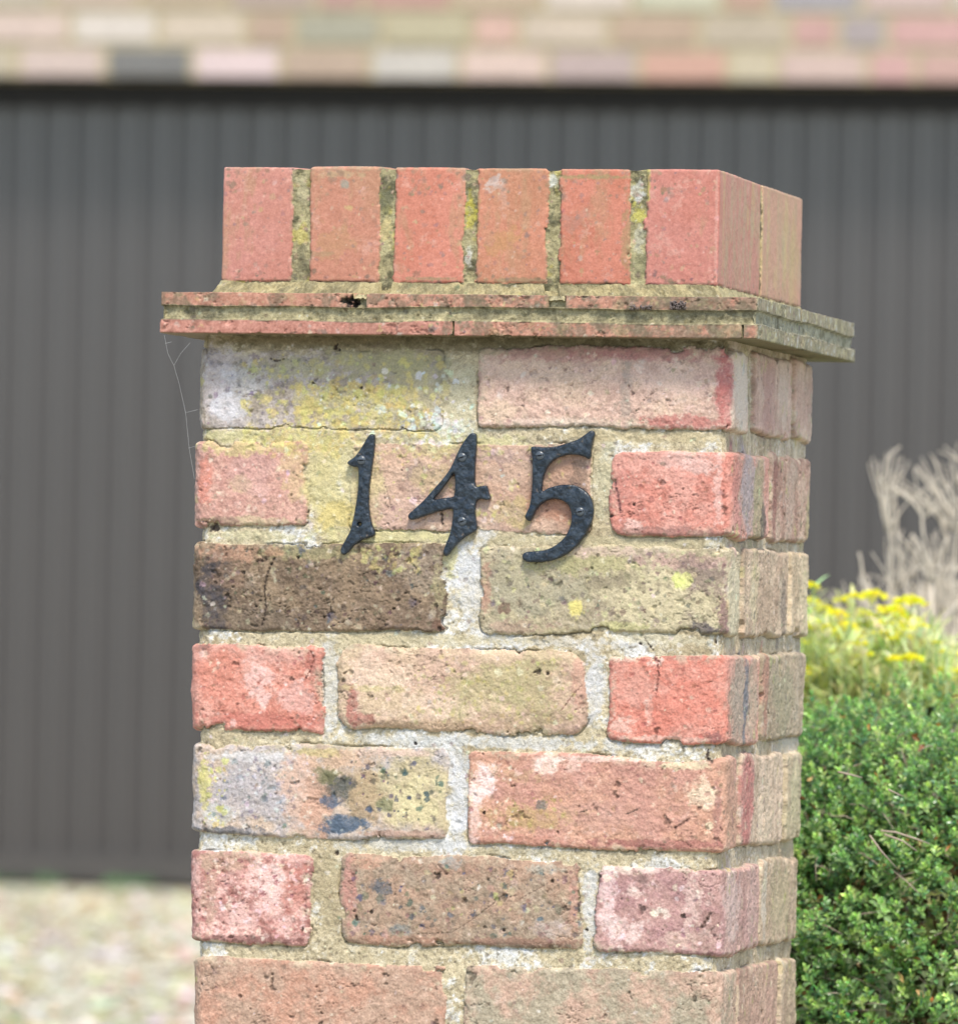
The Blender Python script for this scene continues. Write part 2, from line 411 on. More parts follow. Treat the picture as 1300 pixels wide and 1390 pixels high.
# back face, and the courses below the picture down to the ground
for i in range(7):
    for q in range(3 if i % 2 == 0 else 2):
        u0 = W + SD + (0.002 if q == 0 else 0.12 + (q - 1) * 0.243) if i % 2 == 0 else W + SD + .002 + q * .253
        u1 = u0 + (0.1 if (i % 2 == 0 and q == 0) else .228 if i % 2 == 0 else .236)
        c1, c2 = PAL[g.integers(len(PAL))]
        brick(u0, min(u1, 2 * W + SD - .003), rowzl[i][0], rowzl[i][1], c1, c2, seed=60 + i * 3 + q)
zz = rowzl[6][0] - 0.015; i = 0
while zz > 0.0:
    z0 = zz - 0.079
    spans = [(-.105, .105), (.122, .352), (.37, W + .215), (W + .235, W + .44), (-.44, -.123)] if i % 2 == 0 else [(-.215, .235), (.255, W + .1), (W + .12, W + .34), (W + .358, W + .44), (-.44, -.235)]
    spans += [(W + SD + .002 + q * .25, W + SD + .236 + q * .25) for q in range(2)]
    for q, (a, b) in enumerate(spans):
        c1, c2 = PAL[g.integers(len(PAL))]
        brick(a, b, z0, zz, c1, c2, seed=90 + i * 7 + q)
    zz = z0 - 0.016; i += 1

# ---- stains, lichen, wear and painted ledge shade as they lie on the photographed bricks (pixel positions on the front face)
def b(x, y, rx, ry, col, st=0.85, rag=0.6, only=None, size=None):
    u, z = px(x, y); b.n += 1
    S.blob(u, z, rx * PX, ry * PX, col, st, rag, b.n, only, size)
b.n = 0
def sp_(x0, x1, y0, y1, n, r, col, st=0.9, dh=0.0, power=2.5):
    u0, z1 = px(x0, y0); u1, z0 = px(x1, y1); b.n += 1
    S.spots(u0, u1, z0, z1, n, r * PX, col, st, b.n, dh, power)
YEL = (212, 190, 78)
# mortar tints
b(640, 780, 30, 85, (208, 210, 213), .8, .7, 0); b(440, 925, 18, 60, (204, 204, 200), .8, .7, 0); b(618, 1080, 16, 75, (208, 210, 214), .85, .6, 0)
b(805, 935, 14, 60, (206, 206, 206), .8, .6, 0); b(700, 1008, 150, 10, (206, 208, 208), .8, .7, 0); b(800, 1235, 12, 60, (204, 206, 208), .8, .7, 0)
b(560, 1006, 110, 8, (200, 202, 200), .7, .7, 0); b(560, 1146, 120, 9, (204, 206, 206), .7, .7, 0); b(760, 872, 130, 7, (208, 208, 206), .7, .7, 0)
b(440, 1200, 14, 60, (176, 160, 118), .6, .6, 0); b(700, 1157, 80, 5, (180, 170, 140), .6, .6, 0); b(560, 868, 160, 8, (196, 184, 146), .7, .5, 0)
b(625, 540, 22, 50, (196, 190, 160), .8, .7, 0); b(590, 592, 60, 12, (190, 188, 160), .7, .7, 0); b(820, 640, 14, 60, (188, 182, 150), .7, .6, 0)
b(880, 592, 130, 9, (190, 172, 124), .8, .5, 0); b(820, 735, 170, 8, (188, 176, 136), .8, .5, 0); b(900, 868, 60, 8, (206, 200, 176), .7, .6, 0)
b(660, 465, 420, 11, (116, 104, 66), .95, .4, 0); b(380, 462, 130, 6, (150, 128, 76), .7, .5, 0); b(660, 476, 330, 7, (150, 136, 104), .6, .8)  # olive mortar under the ledge, darkened to paint in the tiles' shadow
b(440, 655, 36, 62, (208, 192, 104), .9, .6); b(455, 700, 30, 22, (214, 190, 70), .9, .7); b(475, 630, 22, 45, (214, 200, 130), .75, .7)
b(430, 600, 60, 10, (206, 190, 96), .85, .7, 0); b(330, 592, 70, 8, (204, 196, 120), .8, .8, 0); b(500, 728, 75, 12, (210, 198, 118), .85, .7, 0)
b(580, 728, 40, 8, (206, 196, 122), .7, .8, 0); b(650, 600, 60, 10, (198, 190, 112), .7, .8, 0); b(350, 727, 60, 8, (196, 190, 150), .7, .7, 0)
b(610, 750, 10, 30, (205, 196, 120), .7, .7, 0)
# brick A
b(292, 520, 26, 60, (204, 194, 194), .8, .5); b(330, 512, 34, 22, (210, 208, 208), .7); b(305, 548, 30, 20, (210, 210, 214), .75); b(285, 480, 18, 18, (150, 140, 140), .5)
b(560, 520, 45, 40, (182, 172, 128), .7, .7); b(520, 492, 80, 18, (172, 166, 116), .7, .7); b(545, 572, 40, 8, (120, 114, 100), .7, .6); b(460, 548, 70, 26, (196, 184, 118), .6, .8)
b(390, 500, 50, 14, (176, 170, 130), .6, .8); b(570, 575, 60, 8, (212, 210, 200), .5, .9); b(600, 520, 10, 40, (150, 145, 118), .6)
sp_(330, 605, 480, 600, 300, 7, (214, 192, 72), .75); sp_(400, 560, 520, 580, 220, 8, (208, 184, 62), .8); sp_(420, 640, 500, 615, 130, 6, (216, 218, 212), .9)
sp_(275, 400, 480, 580, 60, 5, (120, 112, 118), .6); sp_(550, 640, 560, 612, 60, 9, (216, 218, 214), .85); sp_(330, 470, 580, 620, 130, 7, (210, 190, 76), .85)
# brick B
b(760, 482, 90, 10, (190, 128, 122), .7, .7, 1); b(880, 481, 80, 10, (192, 112, 112), .8, .7, 1); b(985, 525, 16, 58, (206, 92, 92), .9, .5, 1); b(930, 574, 55, 9, (206, 98, 92), .8, .8, 1)
b(905, 520, 55, 30, (228, 196, 184), .6, .7, 1); b(850, 530, 7, 40, (168, 156, 146), .6, .9, 1); b(700, 500, 40, 20, (222, 192, 172), .6, .7, 1); b(680, 560, 30, 14, (216, 190, 164), .6, .7, 1); b(760, 575, 80, 8, (226, 204, 192), .6, .8, 1)
sp_(650, 980, 480, 580, 60, 4, (150, 120, 110), .6, -.0004); sp_(660, 980, 480, 580, 60, 6, (236, 216, 206), .6)
# C
b(276, 655, 13, 34, (226, 118, 98), .85, .5, 1); b(335, 607, 65, 9, (208, 186, 100), .8, .8, 1); b(400, 640, 16, 40, (214, 180, 110), .6, .8, 1); b(325, 657, 15, 13, (204, 172, 122), .8, .4, 1)
b(345, 640, 34, 26, (208, 160, 156), .6, .7, 1); b(350, 708, 70, 6, (205, 186, 140), .7, .7, 1); b(300, 708, 25, 6, (150, 110, 100), .7, .6, 1); sp_(275, 410, 605, 710, 50, 4, (226, 206, 196), .7)
# D
b(497, 660, 26, 60, (212, 192, 116), .7, .8, 1); b(535, 620, 40, 16, (216, 168, 140), .6, .6, 1); b(550, 690, 40, 26, (208, 172, 158), .6, .7, 1); b(565, 640, 22, 14, (150, 132, 126), .7, .8, 1)
b(765, 660, 42, 50, (184, 128, 98), .8, .6, 1); b(690, 665, 45, 40, (194, 146, 118), .7, .7, 1); b(755, 690, 40, 18, (190, 112, 80), .6, .8, 1); b(690, 640, 30, 25, (205, 170, 150), .6, .8, 1)
b(695, 695, 28, 16, (190, 164, 80), .7, .9, 1); b(640, 690, 60, 24, (194, 166, 156), .6, .8, 1); b(600, 612, 60, 9, (206, 186, 92), .7, .9, 1); b(590, 655, 34, 22, (204, 170, 110), .6, .9, 1)
b(670, 620, 60, 9, (178, 150, 146), .7, .9, 1); b(785, 650, 12, 22, (140, 110, 92), .7, .8, 1)
sp_(480, 800, 605, 715, 90, 5, (206, 188, 80), .8); sp_(480, 800, 605, 715, 90, 4, (128, 106, 100), .6, -.0005); sp_(500, 700, 605, 720, 50, 5, (222, 212, 206), .7)
# E
b(935, 626, 36, 14, (226, 196, 192), .7, .8, 1); b(975, 668, 6, 42, (228, 190, 186), .7, .8, 1); b(860, 712, 18, 8, (222, 200, 196), .7, .6, 1); b(900, 722, 80, 6, (158, 104, 98), .7, .6, 1)
b(845, 665, 12, 40, (206, 110, 100), .6, .7, 1); b(900, 620, 30, 10, (214, 150, 140), .5, .7, 1); sp_(835, 990, 615, 725, 50, 4, (170, 84, 78), .7, -.0005)
# F
b(288, 810, 24, 60, (68, 66, 72), .9, .5, 1); b(305, 752, 44, 14, (192, 132, 98), .8, .6, 1); b(310, 780, 22, 20, (150, 112, 86), .6, .6, 1); b(410, 745, 45, 10, (96, 90, 80), .7, .8, 1); b(430, 750, 60, 10, (188, 180, 100), .5, .9, 1)
b(345, 840, 60, 16, (112, 98, 86), .6, .7, 1); b(570, 790, 34, 40, (160, 150, 140), .55, .9, 1); b(500, 800, 60, 30, (150, 120, 92), .5, .8, 1); b(540, 845, 60, 10, (134, 104, 82), .6, .7, 1); b(595, 850, 12, 8, (120, 70, 52), .7, .5, 1)
b(370, 750, 14, 7, (196, 140, 100), .8, .6, 1); b(595, 800, 9, 30, (196, 188, 120), .5, .8, 1)
sp_(270, 605, 742, 855, 200, 4.5, (186, 174, 156), .6); sp_(270, 605, 742, 855, 220, 4.5, (84, 74, 70), .75, -.0005); sp_(400, 600, 745, 855, 26, 7, (104, 100, 108), .7); sp_(480, 570, 740, 775, 50, 6, (200, 188, 80), .7)
# G
b(905, 812, 80, 38, (216, 202, 162), .7, .9, 1); b(930, 762, 70, 9, (186, 148, 142), .8, .7, 1); b(985, 828, 9, 50, (128, 94, 98), .8, .6, 1); b(952, 785, 30, 24, (132, 112, 108), .7, .9, 1)
b(720, 800, 60, 44, (162, 158, 136), .6, .8, 1); b(800, 765, 70, 14, (176, 168, 92), .6, .8, 1); b(820, 750, 70, 7, (206, 176, 168), .6, .7, 1); b(658, 800, 8, 30, (190, 124, 98), .7, .7, 1); b(684, 826, 9, 9, (128, 94, 76), .9, .4, 1)
b(700, 850, 50, 8, (170, 134, 118), .6, .7, 1); b(850, 858, 120, 5, (176, 160, 116), .6, .6, 1); b(955, 855, 18, 8, (84, 78, 84), .8, .7, 1); b(840, 850, 40, 6, (200, 196, 90), .6, .8, 1); b(830, 788, 40, 14, (120, 110, 88), .5, .9, 1)
sp_(655, 985, 745, 858, 160, 5, (206, 194, 146), .7); sp_(655, 985, 745, 858, 190, 4.5, (112, 104, 92), .7, -.0005); sp_(774, 782, 824, 832, 3, 9, (224, 214, 60), .95, 0, .2); sp_(915, 938, 782, 790, 3, 10, (226, 216, 70), .9, 0, .2)
# H
b(345, 928, 22, 30, (234, 196, 194), .8, .7, 1); b(400, 950, 24, 20, (226, 184, 184), .6, .9, 1); b(350, 978, 80, 10, (206, 92, 80), .7, .7, 1); b(300, 905, 34, 20, (226, 120, 96), .6, .6, 1); b(370, 888, 46, 9, (214, 150, 140), .6, .8, 1); b(420, 900, 8, 16, (186, 90, 78), .7, .6, 1)
sp_(270, 428, 880, 985, 60, 4, (176, 84, 76), .7, -.0005); sp_(270, 428, 880, 985, 30, 5, (240, 214, 210), .7)
# I
b(512, 920, 44, 26, (226, 198, 178), .8, .7, 1); b(590, 962, 60, 20, (220, 194, 174), .7, .8, 1); b(690, 930, 80, 46, (178, 164, 100), .75, .8, 1); b(785, 925, 9, 40, (206, 140, 118), .8, .6, 1); b(476, 960, 8, 26, (186, 96, 84), .85, .5, 1); b(492, 976, 16, 8, (176, 92, 80), .8, .5, 1)
b(600, 985, 100, 8, (190, 150, 110), .7, .6, 1); b(560, 905, 60, 14, (214, 172, 148), .5, .7, 1); b(700, 890, 80, 8, (214, 184, 152), .6, .6, 1); b(720, 975, 80, 10, (170, 142, 112), .6, .7, 1); b(500, 935, 40, 5, (196, 176, 80), .5, .9, 1)
sp_(560, 780, 890, 985, 170, 5, (196, 178, 78), .7); sp_(470, 780, 890, 985, 90, 4, (150, 124, 96), .6, -.0004); sp_(500, 760, 890, 985, 60, 6, (226, 208, 190), .6)
# J
b(838, 982, 18, 12, (230, 198, 188), .8, .7, 1); b(880, 962, 6, 18, (228, 190, 180), .8, .7, 1); b(890, 897, 16, 6, (236, 208, 200), .8, .7, 1); b(840, 893, 22, 5, (216, 184, 170), .7, .7, 1); b(860, 930, 26, 22, (226, 148, 132), .6, .6, 1); b(930, 960, 50, 30, (230, 104, 82), .5, .6, 1)
b(900, 1003, 60, 4, (226, 200, 190), .6, .7, 1); b(970, 1000, 14, 8, (150, 84, 86), .8, .6, 1); sp_(825, 985, 893, 1005, 50, 4, (180, 80, 70), .7, -.0005)
# K
b(330, 1075, 58, 50, (178, 172, 174), .8, .6, 1); b(270, 1062, 9, 32, (204, 194, 66), .85, .7, 1); b(290, 1110, 22, 18, (196, 202, 196), .7, .7, 1); b(340, 1028, 60, 7, (214, 214, 214), .7, .8, 1); b(300, 1128, 50, 6, (96, 100, 108), .7, .8, 1)
b(405, 1080, 28, 50, (214, 170, 150), .8, .6, 1); b(425, 1095, 20, 42, (210, 142, 112), .7, .7, 1); b(460, 1030, 50, 12, (214, 164, 128), .7, .7, 1); b(430, 1022, 30, 6, (206, 180, 90), .7, .8, 1)
b(545, 1075, 62, 52, (204, 184, 134), .85, .5, 1); b(490, 1075, 26, 40, (176, 138, 92), .7, .7, 1); b(565, 1090, 30, 30, (220, 206, 146), .7, .8, 1); b(450, 1066, 24, 20, (84, 88, 84), .85, .7, 1); b(440, 1052, 20, 10, (110, 108, 60), .7, .7, 1); b(462, 1120, 38, 11, (74, 94, 116), .9, .6, 1); b(440, 1088, 14, 12, (80, 96, 118), .8, .8, 1)
b(540, 1132, 60, 5, (186, 144, 128), .8, .5, 1); b(530, 1022, 60, 5, (212, 182, 170), .8, .6, 1); b(518, 1092, 12, 10, (118, 122, 84), .8, .6, 1)
sp_(470, 596, 1030, 1128, 70, 5.5, (84, 90, 98), .9, -.0003); sp_(280, 400, 1030, 1125, 140, 4.5, (112, 112, 122), .65, -.0003); sp_(280, 420, 1030, 1125, 90, 5, (216, 214, 214), .6); sp_(262, 300, 1020, 1120, 40, 5, (206, 196, 70), .8)
# L
b(650, 1062, 20, 26, (238, 220, 220), .85, .7, 1); b(640, 1110, 8, 30, (230, 208, 208), .7, .8, 1); b(738, 1040, 19, 15, (238, 220, 214), .9, .35, 1); b(775, 1034, 12, 12, (228, 196, 186), .6, .7, 1); b(810, 1031, 60, 4, (236, 216, 210), .7, .7, 1)
b(952, 1078, 18, 18, (228, 212, 186), .85, .7, 1); b(930, 1040, 28, 6, (224, 216, 176), .8, .7, 1); b(962, 1122, 6, 6, (230, 222, 190), .8, .5, 1); b(725, 1108, 60, 18, (190, 152, 78), .65, .9, 1); b(700, 1055, 30, 12, (196, 156, 96), .5, .9, 1)
b(900, 1146, 90, 6, (168, 88, 84), .8, .6, 1); b(700, 1140, 60, 8, (204, 120, 100), .6, .6, 1); b(860, 1100, 60, 30, (202, 138, 122), .5, .7, 1); b(730, 1092, 8, 7, (104, 112, 112), .8, .8, 1); b(800, 1110, 60, 20, (206, 150, 136), .5, .8, 1); b(975, 1100, 6, 40, (150, 92, 94), .5, .8, 1)
sp_(635, 980, 1030, 1145, 110, 4, (160, 100, 84), .65, -.0004); sp_(690, 770, 1080, 1125, 40, 5, (186, 160, 60), .8); sp_(635, 700, 1040, 1140, 50, 5, (240, 224, 220), .8); sp_(820, 980, 1040, 1140, 30, 5, (228, 204, 188), .6)
# M
b(352, 1195, 30, 26, (232, 204, 200), .8, .8, 1); b(300, 1172, 40, 14, (192, 150, 126), .8, .6, 1); b(390, 1210, 22, 30, (206, 112, 98), .7, .7, 1); b(320, 1245, 50, 20, (222, 180, 176), .6, .9, 1); b(340, 1275, 70, 5, (134, 76, 74), .8, .6, 1); b(275, 1210, 10, 50, (192, 158, 136), .6, .7, 1)
sp_(268, 412, 1165, 1275, 150, 5.5, (234, 210, 206), .75); sp_(268, 412, 1165, 1275, 110, 4.5, (158, 84, 84), .75, -.0005)
# N
b(468, 1215, 10, 44, (202, 126, 116), .8, .6, 1); b(490, 1172, 22, 8, (212, 140, 108), .7, .6, 1); b(748, 1262, 30, 14, (182, 168, 164), .7, .7, 1); b(600, 1178, 40, 10, (190, 130, 104), .5, .8, 1); b(735, 1180, 26, 7, (164, 172, 166), .6, .8, 1); b(780, 1215, 8, 40, (196, 130, 116), .7, .6, 1)
b(540, 1276, 70, 6, (190, 122, 94), .7, .6, 1); b(700, 1278, 80, 5, (160, 108, 88), .7, .6, 1); b(520, 1232, 40, 24, (184, 144, 118), .5, .8, 1); b(540, 1262, 16, 8, (128, 136, 136), .7, .6, 1); b(610, 1172, 14, 8, (150, 160, 162), .7, .7, 1); b(514, 1206, 14, 10, (92, 100, 110), .8, .8, 1)
sp_(465, 785, 1170, 1280, 95, 6, (94, 100, 108), .85, -.0003); sp_(465, 785, 1170, 1280, 150, 4.5, (140, 108, 92), .7, -.0004); sp_(465, 785, 1170, 1280, 60, 6, (196, 168, 144), .6); sp_(600, 700, 1180, 1260, 20, 5, (186, 172, 90), .8)
# O
b(822, 1215, 13, 55, (232, 208, 208), .75, .8, 1); b(898, 1240, 12, 7, (232, 218, 206), .9, .5, 1); b(862, 1212, 14, 7, (228, 204, 196), .7, .7, 1); b(840, 1262, 26, 18, (230, 208, 204), .75, .9, 1); b(940, 1230, 12, 40, (226, 202, 192), .65, .9, 1); b(930, 1275, 40, 14, (214, 190, 174), .6, .8, 1)
b(960, 1250, 24, 30, (150, 110, 104), .5, .8, 1); b(860, 1181, 50, 5, (232, 208, 200), .7, .7, 1); b(870, 1195, 8, 8, (130, 104, 100), .6, .6, 1); sp_(812, 985, 1182, 1290, 70, 4, (146, 104, 104), .65, -.0004); sp_(812, 985, 1182, 1290, 40, 5, (236, 220, 216), .7)

# right-hand face stains and painted lightening (t = metres from the corner, y = photo row at the corner)
def sb(t, y, rt, ry, col, st=0.8, rag=0.6, only=None):
    _, z = px(1000, y); b.n += 1
    S.blob(W + t, z, rt, ry * PX, col, st, rag, b.n, only, 0.02)
strk = fbm(UU, ZZ * .22, .016, 5, 11, .75)
S.C += (strk * 26)[..., None] * (smooth(W, W + .02, UU) * (UU < W + SD + .02))[..., None]
S.C += (np.array([228, 194, 166.]) - S.C) * (.22 * smooth(W, W + .02, UU) * (UU < W + SD + .02))[..., None]  # whole right face tinted warmer and lighter, painting in light it lacks
sb(.09, 950, .085, 62, (180, 164, 148), .95, .3); sb(.11, 670, .07, 60, (180, 164, 156), .9, .3); sb(.04, 525, .04, 62, (228, 210, 194), .95, .3)
sb(.05, 525, .03, 60, (228, 210, 194), .85); sb(.10, 530, .012, 70, (196, 184, 138), .8, .5, 0); sb(.2, 530, .03, 60, (206, 150, 140), .6); sb(.28, 520, .03, 60, (228, 208, 190), .6)
sb(.03, 670, .02, 60, (206, 116, 110), .7); sb(.09, 670, .03, 60, (172, 160, 162), .85); sb(.15, 675, .03, 60, (170, 160, 116), .75); sb(.17, 705, .012, 26, (92, 92, 90), .7); sb(.24, 670, .012, 60, (160, 96, 86), .8); sb(.33, 660, .03, 60, (194, 172, 158), .7); sb(.43, 690, .015, 50, (196, 184, 110), .7)
sb(.03, 810, .025, 60, (214, 204, 176), .8); sb(.07, 810, .01, 60, (190, 176, 124), .6); sb(.14, 805, .018, 60, (218, 204, 160), .6); sb(.30, 820, .012, 60, (120, 110, 104), .6); sb(.2, 820, .04, 40, (178, 146, 120), .6); sb(.42, 810, .03, 60, (214, 198, 160), .7)
sb(.06, 950, .035, 60, (176, 160, 146), .85); sb(.10, 950, .012, 50, (116, 122, 132), .8); sb(.14, 940, .02, 60, (200, 176, 150), .6); sb(.215, 940, .014, 60, (192, 122, 98), .85); sb(.32, 950, .06, 50, (166, 162, 132), .6)
sb(.03, 1090, .03, 60, (198, 142, 112), .7); sb(.13, 1090, .035, 70, (206, 104, 102), .9, .4, 1); sb(.24, 1100, .04, 60, (214, 194, 170), .6); sb(.39, 1090, .03, 60, (196, 188, 150), .6)
sb(.05, 1235, .05, 60, (204, 182, 176), .8); sb(.16, 1240, .03, 60, (196, 164, 158), .7); sb(.24, 1235, .012, 60, (206, 204, 196), .6); sb(.33, 1235, .05, 60, (182, 170, 132), .6); sb(.25, 900, .2, 6, (206, 206, 200), .5, .8, 0); sb(.4, 1030, .06, 60, (210, 210, 206), .5, .9, 0)
S.spots(W, W + .44, .3, .95, 350, .006, (216, 206, 186), .5, 901); S.spots(W, W + .44, .3, .95, 350, .005, (112, 104, 96), .45, 902, -.0004); S.spots(W, W + .44, .3, .95, 130, .007, (196, 182, 92), .6, 903)
S.spots(0, W, .3, .95, 1300, .0026, (110, 100, 90), .4, 904, -.0006); S.spots(0, W, .3, .95, 900, .0026, (228, 222, 210), .6, 905)
S.spots(-.44, 0, .3, .95, 300, .006, (206, 190, 90), .6, 906)
# cracks, holes, chips
def crack(pts, w=1.3, dep=0.0022, col=(70, 58, 52)):
    for (x0, y0), (x1, y1) in zip(pts[:-1], pts[1:]):
        L = math.hypot(x1 - x0, y1 - y0); n = max(2, int(L / 0.8))
        for k in range(n):
            t = k / n; x = x0 + (x1 - x0) * t + math.sin((x0 + k) * 0.9) * 0.6; y = y0 + (y1 - y0) * t
            u, z = px(x, y); S.spot(u, z, w * PX * (0.35 + 1.0 * abs(math.sin(k * .37 + x0)) * (((k * 7) % 5) / 5 + .3)), col, .5, -dep * .5)
crack([(371, 757), (362, 775), (356, 800), (358, 825), (352, 850)], 1.4)
crack([(873, 866), (880, 876), (886, 884)], 1.1); crack([(891, 893), (893, 915), (890, 945)], 1.4, .002, (150, 80, 72)); crack([(560, 1268), (608, 1266), (632, 1252), (672, 1222), (700, 1215)], .9, .0012, (110, 88, 74))
crack([(366, 486), (374, 490), (384, 487)], 1.3); crack([(760, 965), (775, 945), (788, 930)], 1.2, .0015, (140, 96, 80)); crack([(850, 1105), (868, 1097)], 1.2, .001); crack([(915, 1125), (935, 1112)], 2, .001, (130, 84, 72)); crack([(785, 1103), (795, 1100)], 1.2, .001)
crack([(700, 1222), (740, 1200)], 1.0, .0008, (130, 100, 84)); crack([(418, 883), (424, 895), (418, 910), (410, 925)], 1.4, .002, (150, 76, 66)); crack([(520, 655), (525, 668), (530, 690), (522, 685), (520, 668)], .9, .001, (120, 100, 92)); crack([(598, 690), (599, 712)], 1.6)
crack([(842, 697), (838, 670), (834, 655)], 1.6, .002, (120, 70, 76)); crack([(965, 1240), (950, 1262)], 2.2, .002, (110, 82, 76)); crack([(960, 1018), (958, 1030), (968, 1035)], 2, .002)
for x, y, r in [(403, 757, 3), (328, 776, 2.6), (349, 774, 2), (729, 911, 4.5), (742, 915, 2.2), (654, 1104, 3), (478, 1247, 3), (498, 1238, 2.4), (748, 1197, 2.8), (680, 1263, 2.4), (590, 1187, 4.5), (925, 1245, 4), (793, 1262, 2.2),
                (490, 526, 2.4), (455, 470, 3.5), (460, 474, 2), (424, 520, 2), (290, 716, 5), (285, 716, 4), (403, 1262, 3), (812, 1190, 2), (560, 1010, 2), (451, 1159, 3), (868, 874, 2), (970, 871, 3), (345, 823, 2), (533, 826, 1.8), (595, 853, 2.5), (860, 685, 2.2), (829, 700, 2.5)]:
    u, z = px(x, y); S.spot(u, z, r * PX, (70, 58, 52), .75, -.0028)
# a coarse outline wobble of the whole pier (bricks not laid dead straight) and the lean of its far edge
S.H += fbm(UU * .12, ZZ, 0.10, 3, 8) * 0.0024 * smooth(.03, .0, np.abs(UU))
far = smooth(W + .30, W + SD, UU) * smooth(W + SD + .4, W + SD, UU)
S.kx = .0075 * smooth(.95, .25, S.z); S.ky = 1 - .075 * smooth(.80, .35, S.z)
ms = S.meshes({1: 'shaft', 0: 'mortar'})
pillar = empty('brick_pillar', (float(SFL[0] + SW / 2 * NR[0]), float(SFL[1] + SW / 2 * NR[1]) + SD / 2, 0))
tag(pillar, 'weathered old red and buff brick gatepost with lichen and a smooth red brick top', 'gatepost')
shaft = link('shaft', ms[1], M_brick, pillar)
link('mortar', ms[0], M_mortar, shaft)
del S.C, ms

# ================================================================== LEDGE of two tile courses
TQ = 0.0464
TW, TD = CAPW + 2 * TQ, CAPD + 2 * TQ + .002
TFL = FLC + (NF - NR) * TQ
zb = ZT - 0.1576; ztop = ZT - 0.1190
def arc(c, r, a0, a1, n):
    a = np.linspace(math.radians(a0), math.radians(a1), n)
    return c[0] + r * np.cos(a), c[1] + r * np.sin(a), np.cos(a), np.sin(a)
def seg(o0, z0, o1, z1, st, no, nz):
    n = max(2, int(math.hypot(o1 - o0, z1 - z0) / st))
    t = np.linspace(0, 1, n, endpoint=False)
    return o0 + (o1 - o0) * t, z0 + (z1 - z0) * t, np.full(n, float(no)), np.full(n, float(nz))
def cat(*ps): return [np.concatenate(q) for q in zip(*ps)]
rr = 0.0012
prof = cat(seg(-.040, zb, -rr, zb, .0015, 0, -1), arc((-rr, zb + rr), rr, -90, 0, 5), seg(0, zb + rr + .0002, 0, ztop - rr, .0007, 1, 0),
           arc((-rr, ztop - rr), rr, 0, 90, 5), seg(-rr - .0003, ztop, -.039, ztop, .0012, 0, 1), seg(-.039, ztop, -TQ - .0005, ztop + .013, .0009, .6, .8))
L = Wrap(TW, TD, TFL, 0.0022, (.0018, .0009, .0012, .006), prof); L.key_z(True)
uu, vv = L.UU, L.VV; zr = (L.ZZ - zb)     # zr: 0..0.0386 up the edge
wob = fbm(uu, uu * 0, 0.20, 4, 2) * 0.0034
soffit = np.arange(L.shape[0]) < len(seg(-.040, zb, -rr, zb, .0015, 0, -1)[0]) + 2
topv = L.v > L.v[np.searchsorted(L.v, 0)] + .040 + .0386 - .002
zr2 = zr + wob
t1 = (zr2 < .0125 + fbm(uu, vv, .02, 3, 3) * .0005); t2 = (zr2 > .0262 + fbm(uu, vv, .02, 3, 5) * .0006)
inner = ((L.o < -0.035) & (L.z > ztop - .001))[:, None] | ((L.o < -0.0)[:, None] & soffit[:, None] & False)
tile = (t1 | t2) & ~inner
# gaps between tiles
def gapat(x, half, low, dz=0):
    u, _ = px(x, 440, TFL)
    g_ = (np.abs(uu - u) < half)
    return g_ & (t1 if low else t2)
gaps = gapat(615, .0011, True) | gapat(487, .006, False) | gapat(755, .008, False) | gapat(1008, .0008, True)
for k, uq in enumerate((TW + .235, TW + .24)): gaps |= (np.abs(uu - uq) < .0015) & (t1 if k else t2)
for uq in (-.12, -.35, TW + TD + .1, TW + TD + .33): gaps |= (np.abs(uu - uq) < .003)
tile &= ~gaps
L.M[:] = np.where(tile, 1, 0)
gr = smooth(.0002, .0015, np.minimum(np.abs(zr2 - .0125), np.abs(zr2 - .0262)) * 1.0)
mid = (~t1) & (~t2)
L.H = np.where(mid, -0.0042 * gr + fbm(uu, vv, .012, 4, 3, .7) * .0009, fbm(uu, vv, .03, 4, 4, .6) * .0004)
L.H += -smooth(.45, .8, fbm(uu, zr, .010, 4, 12, .7)) * .0014
L.H += np.where(gaps, -.0045 + fbm(uu, vv, .004, 3, 9) * .001, 0) + np.where(t2, -.0006, .0003)
L.H += np.where(inner, fbm(uu, vv, .02, 4, 6, .7) * .0015, 0)
base = np.zeros(L.shape + (3,)) + (170, 160, 120)
nA = fbm(uu, vv, .03, 5, 6, .7); nB = fbm(uu, vv, .012, 5, 8, .75); nC = fbm(uu, vv, .004, 3, 2, .8)
mixin(base, (112, 106, 84), smooth(.0, .6, nA) * .75); mixin(base, (196, 184, 136), smooth(.1, .7, -nB) * .7)
tc = np.zeros(L.shape + (3,)) + (192, 126, 104)
mixin(tc, (194, 122, 108), (t1 * smooth(.35, .25, uu) * 1.0)); mixin(tc, (150, 96, 80), smooth(.1, .7, nA) * .6)
mixin(tc, (120, 108, 88), .8 * smooth(-.05, .4, nB + (uu - .32) * 1.8 - (t1 & (uu < .27)) * 1.2) * .75)
mixin(tc, (176, 160, 104), .45 * smooth(.35, .6, fbm(uu, vv, .014, 4, 11, .75) + smooth(.2, .6, uu) * .2 - (t1 & (uu < .27)) * .6) * .8)
side = smooth(TW - .004, TW + .004, uu) * (uu < TW + TD + .01)
mixin(tc, (150, 146, 118), side * .75); mixin(tc, (186, 178, 130), side * smooth(0, .5, nB) * .7); mixin(tc, (196, 200, 196), side * smooth(.3, .6, fbm(uu, vv, .009, 4, 3, .8)) * .7)
mixin(base, (176, 178, 168), side * .5)
L.C = np.where(tile[..., None], tc, base) + (nC * 13)[..., None]
mixin(L.C, (120, 106, 66), np.where(soffit, .85, 0)[:, None] * np.ones(L.shape))  # soffit colour darkened to paint in the shade beneath the tiles
mixin(L.C, (166, 152, 100), np.where(inner, .7, 0))
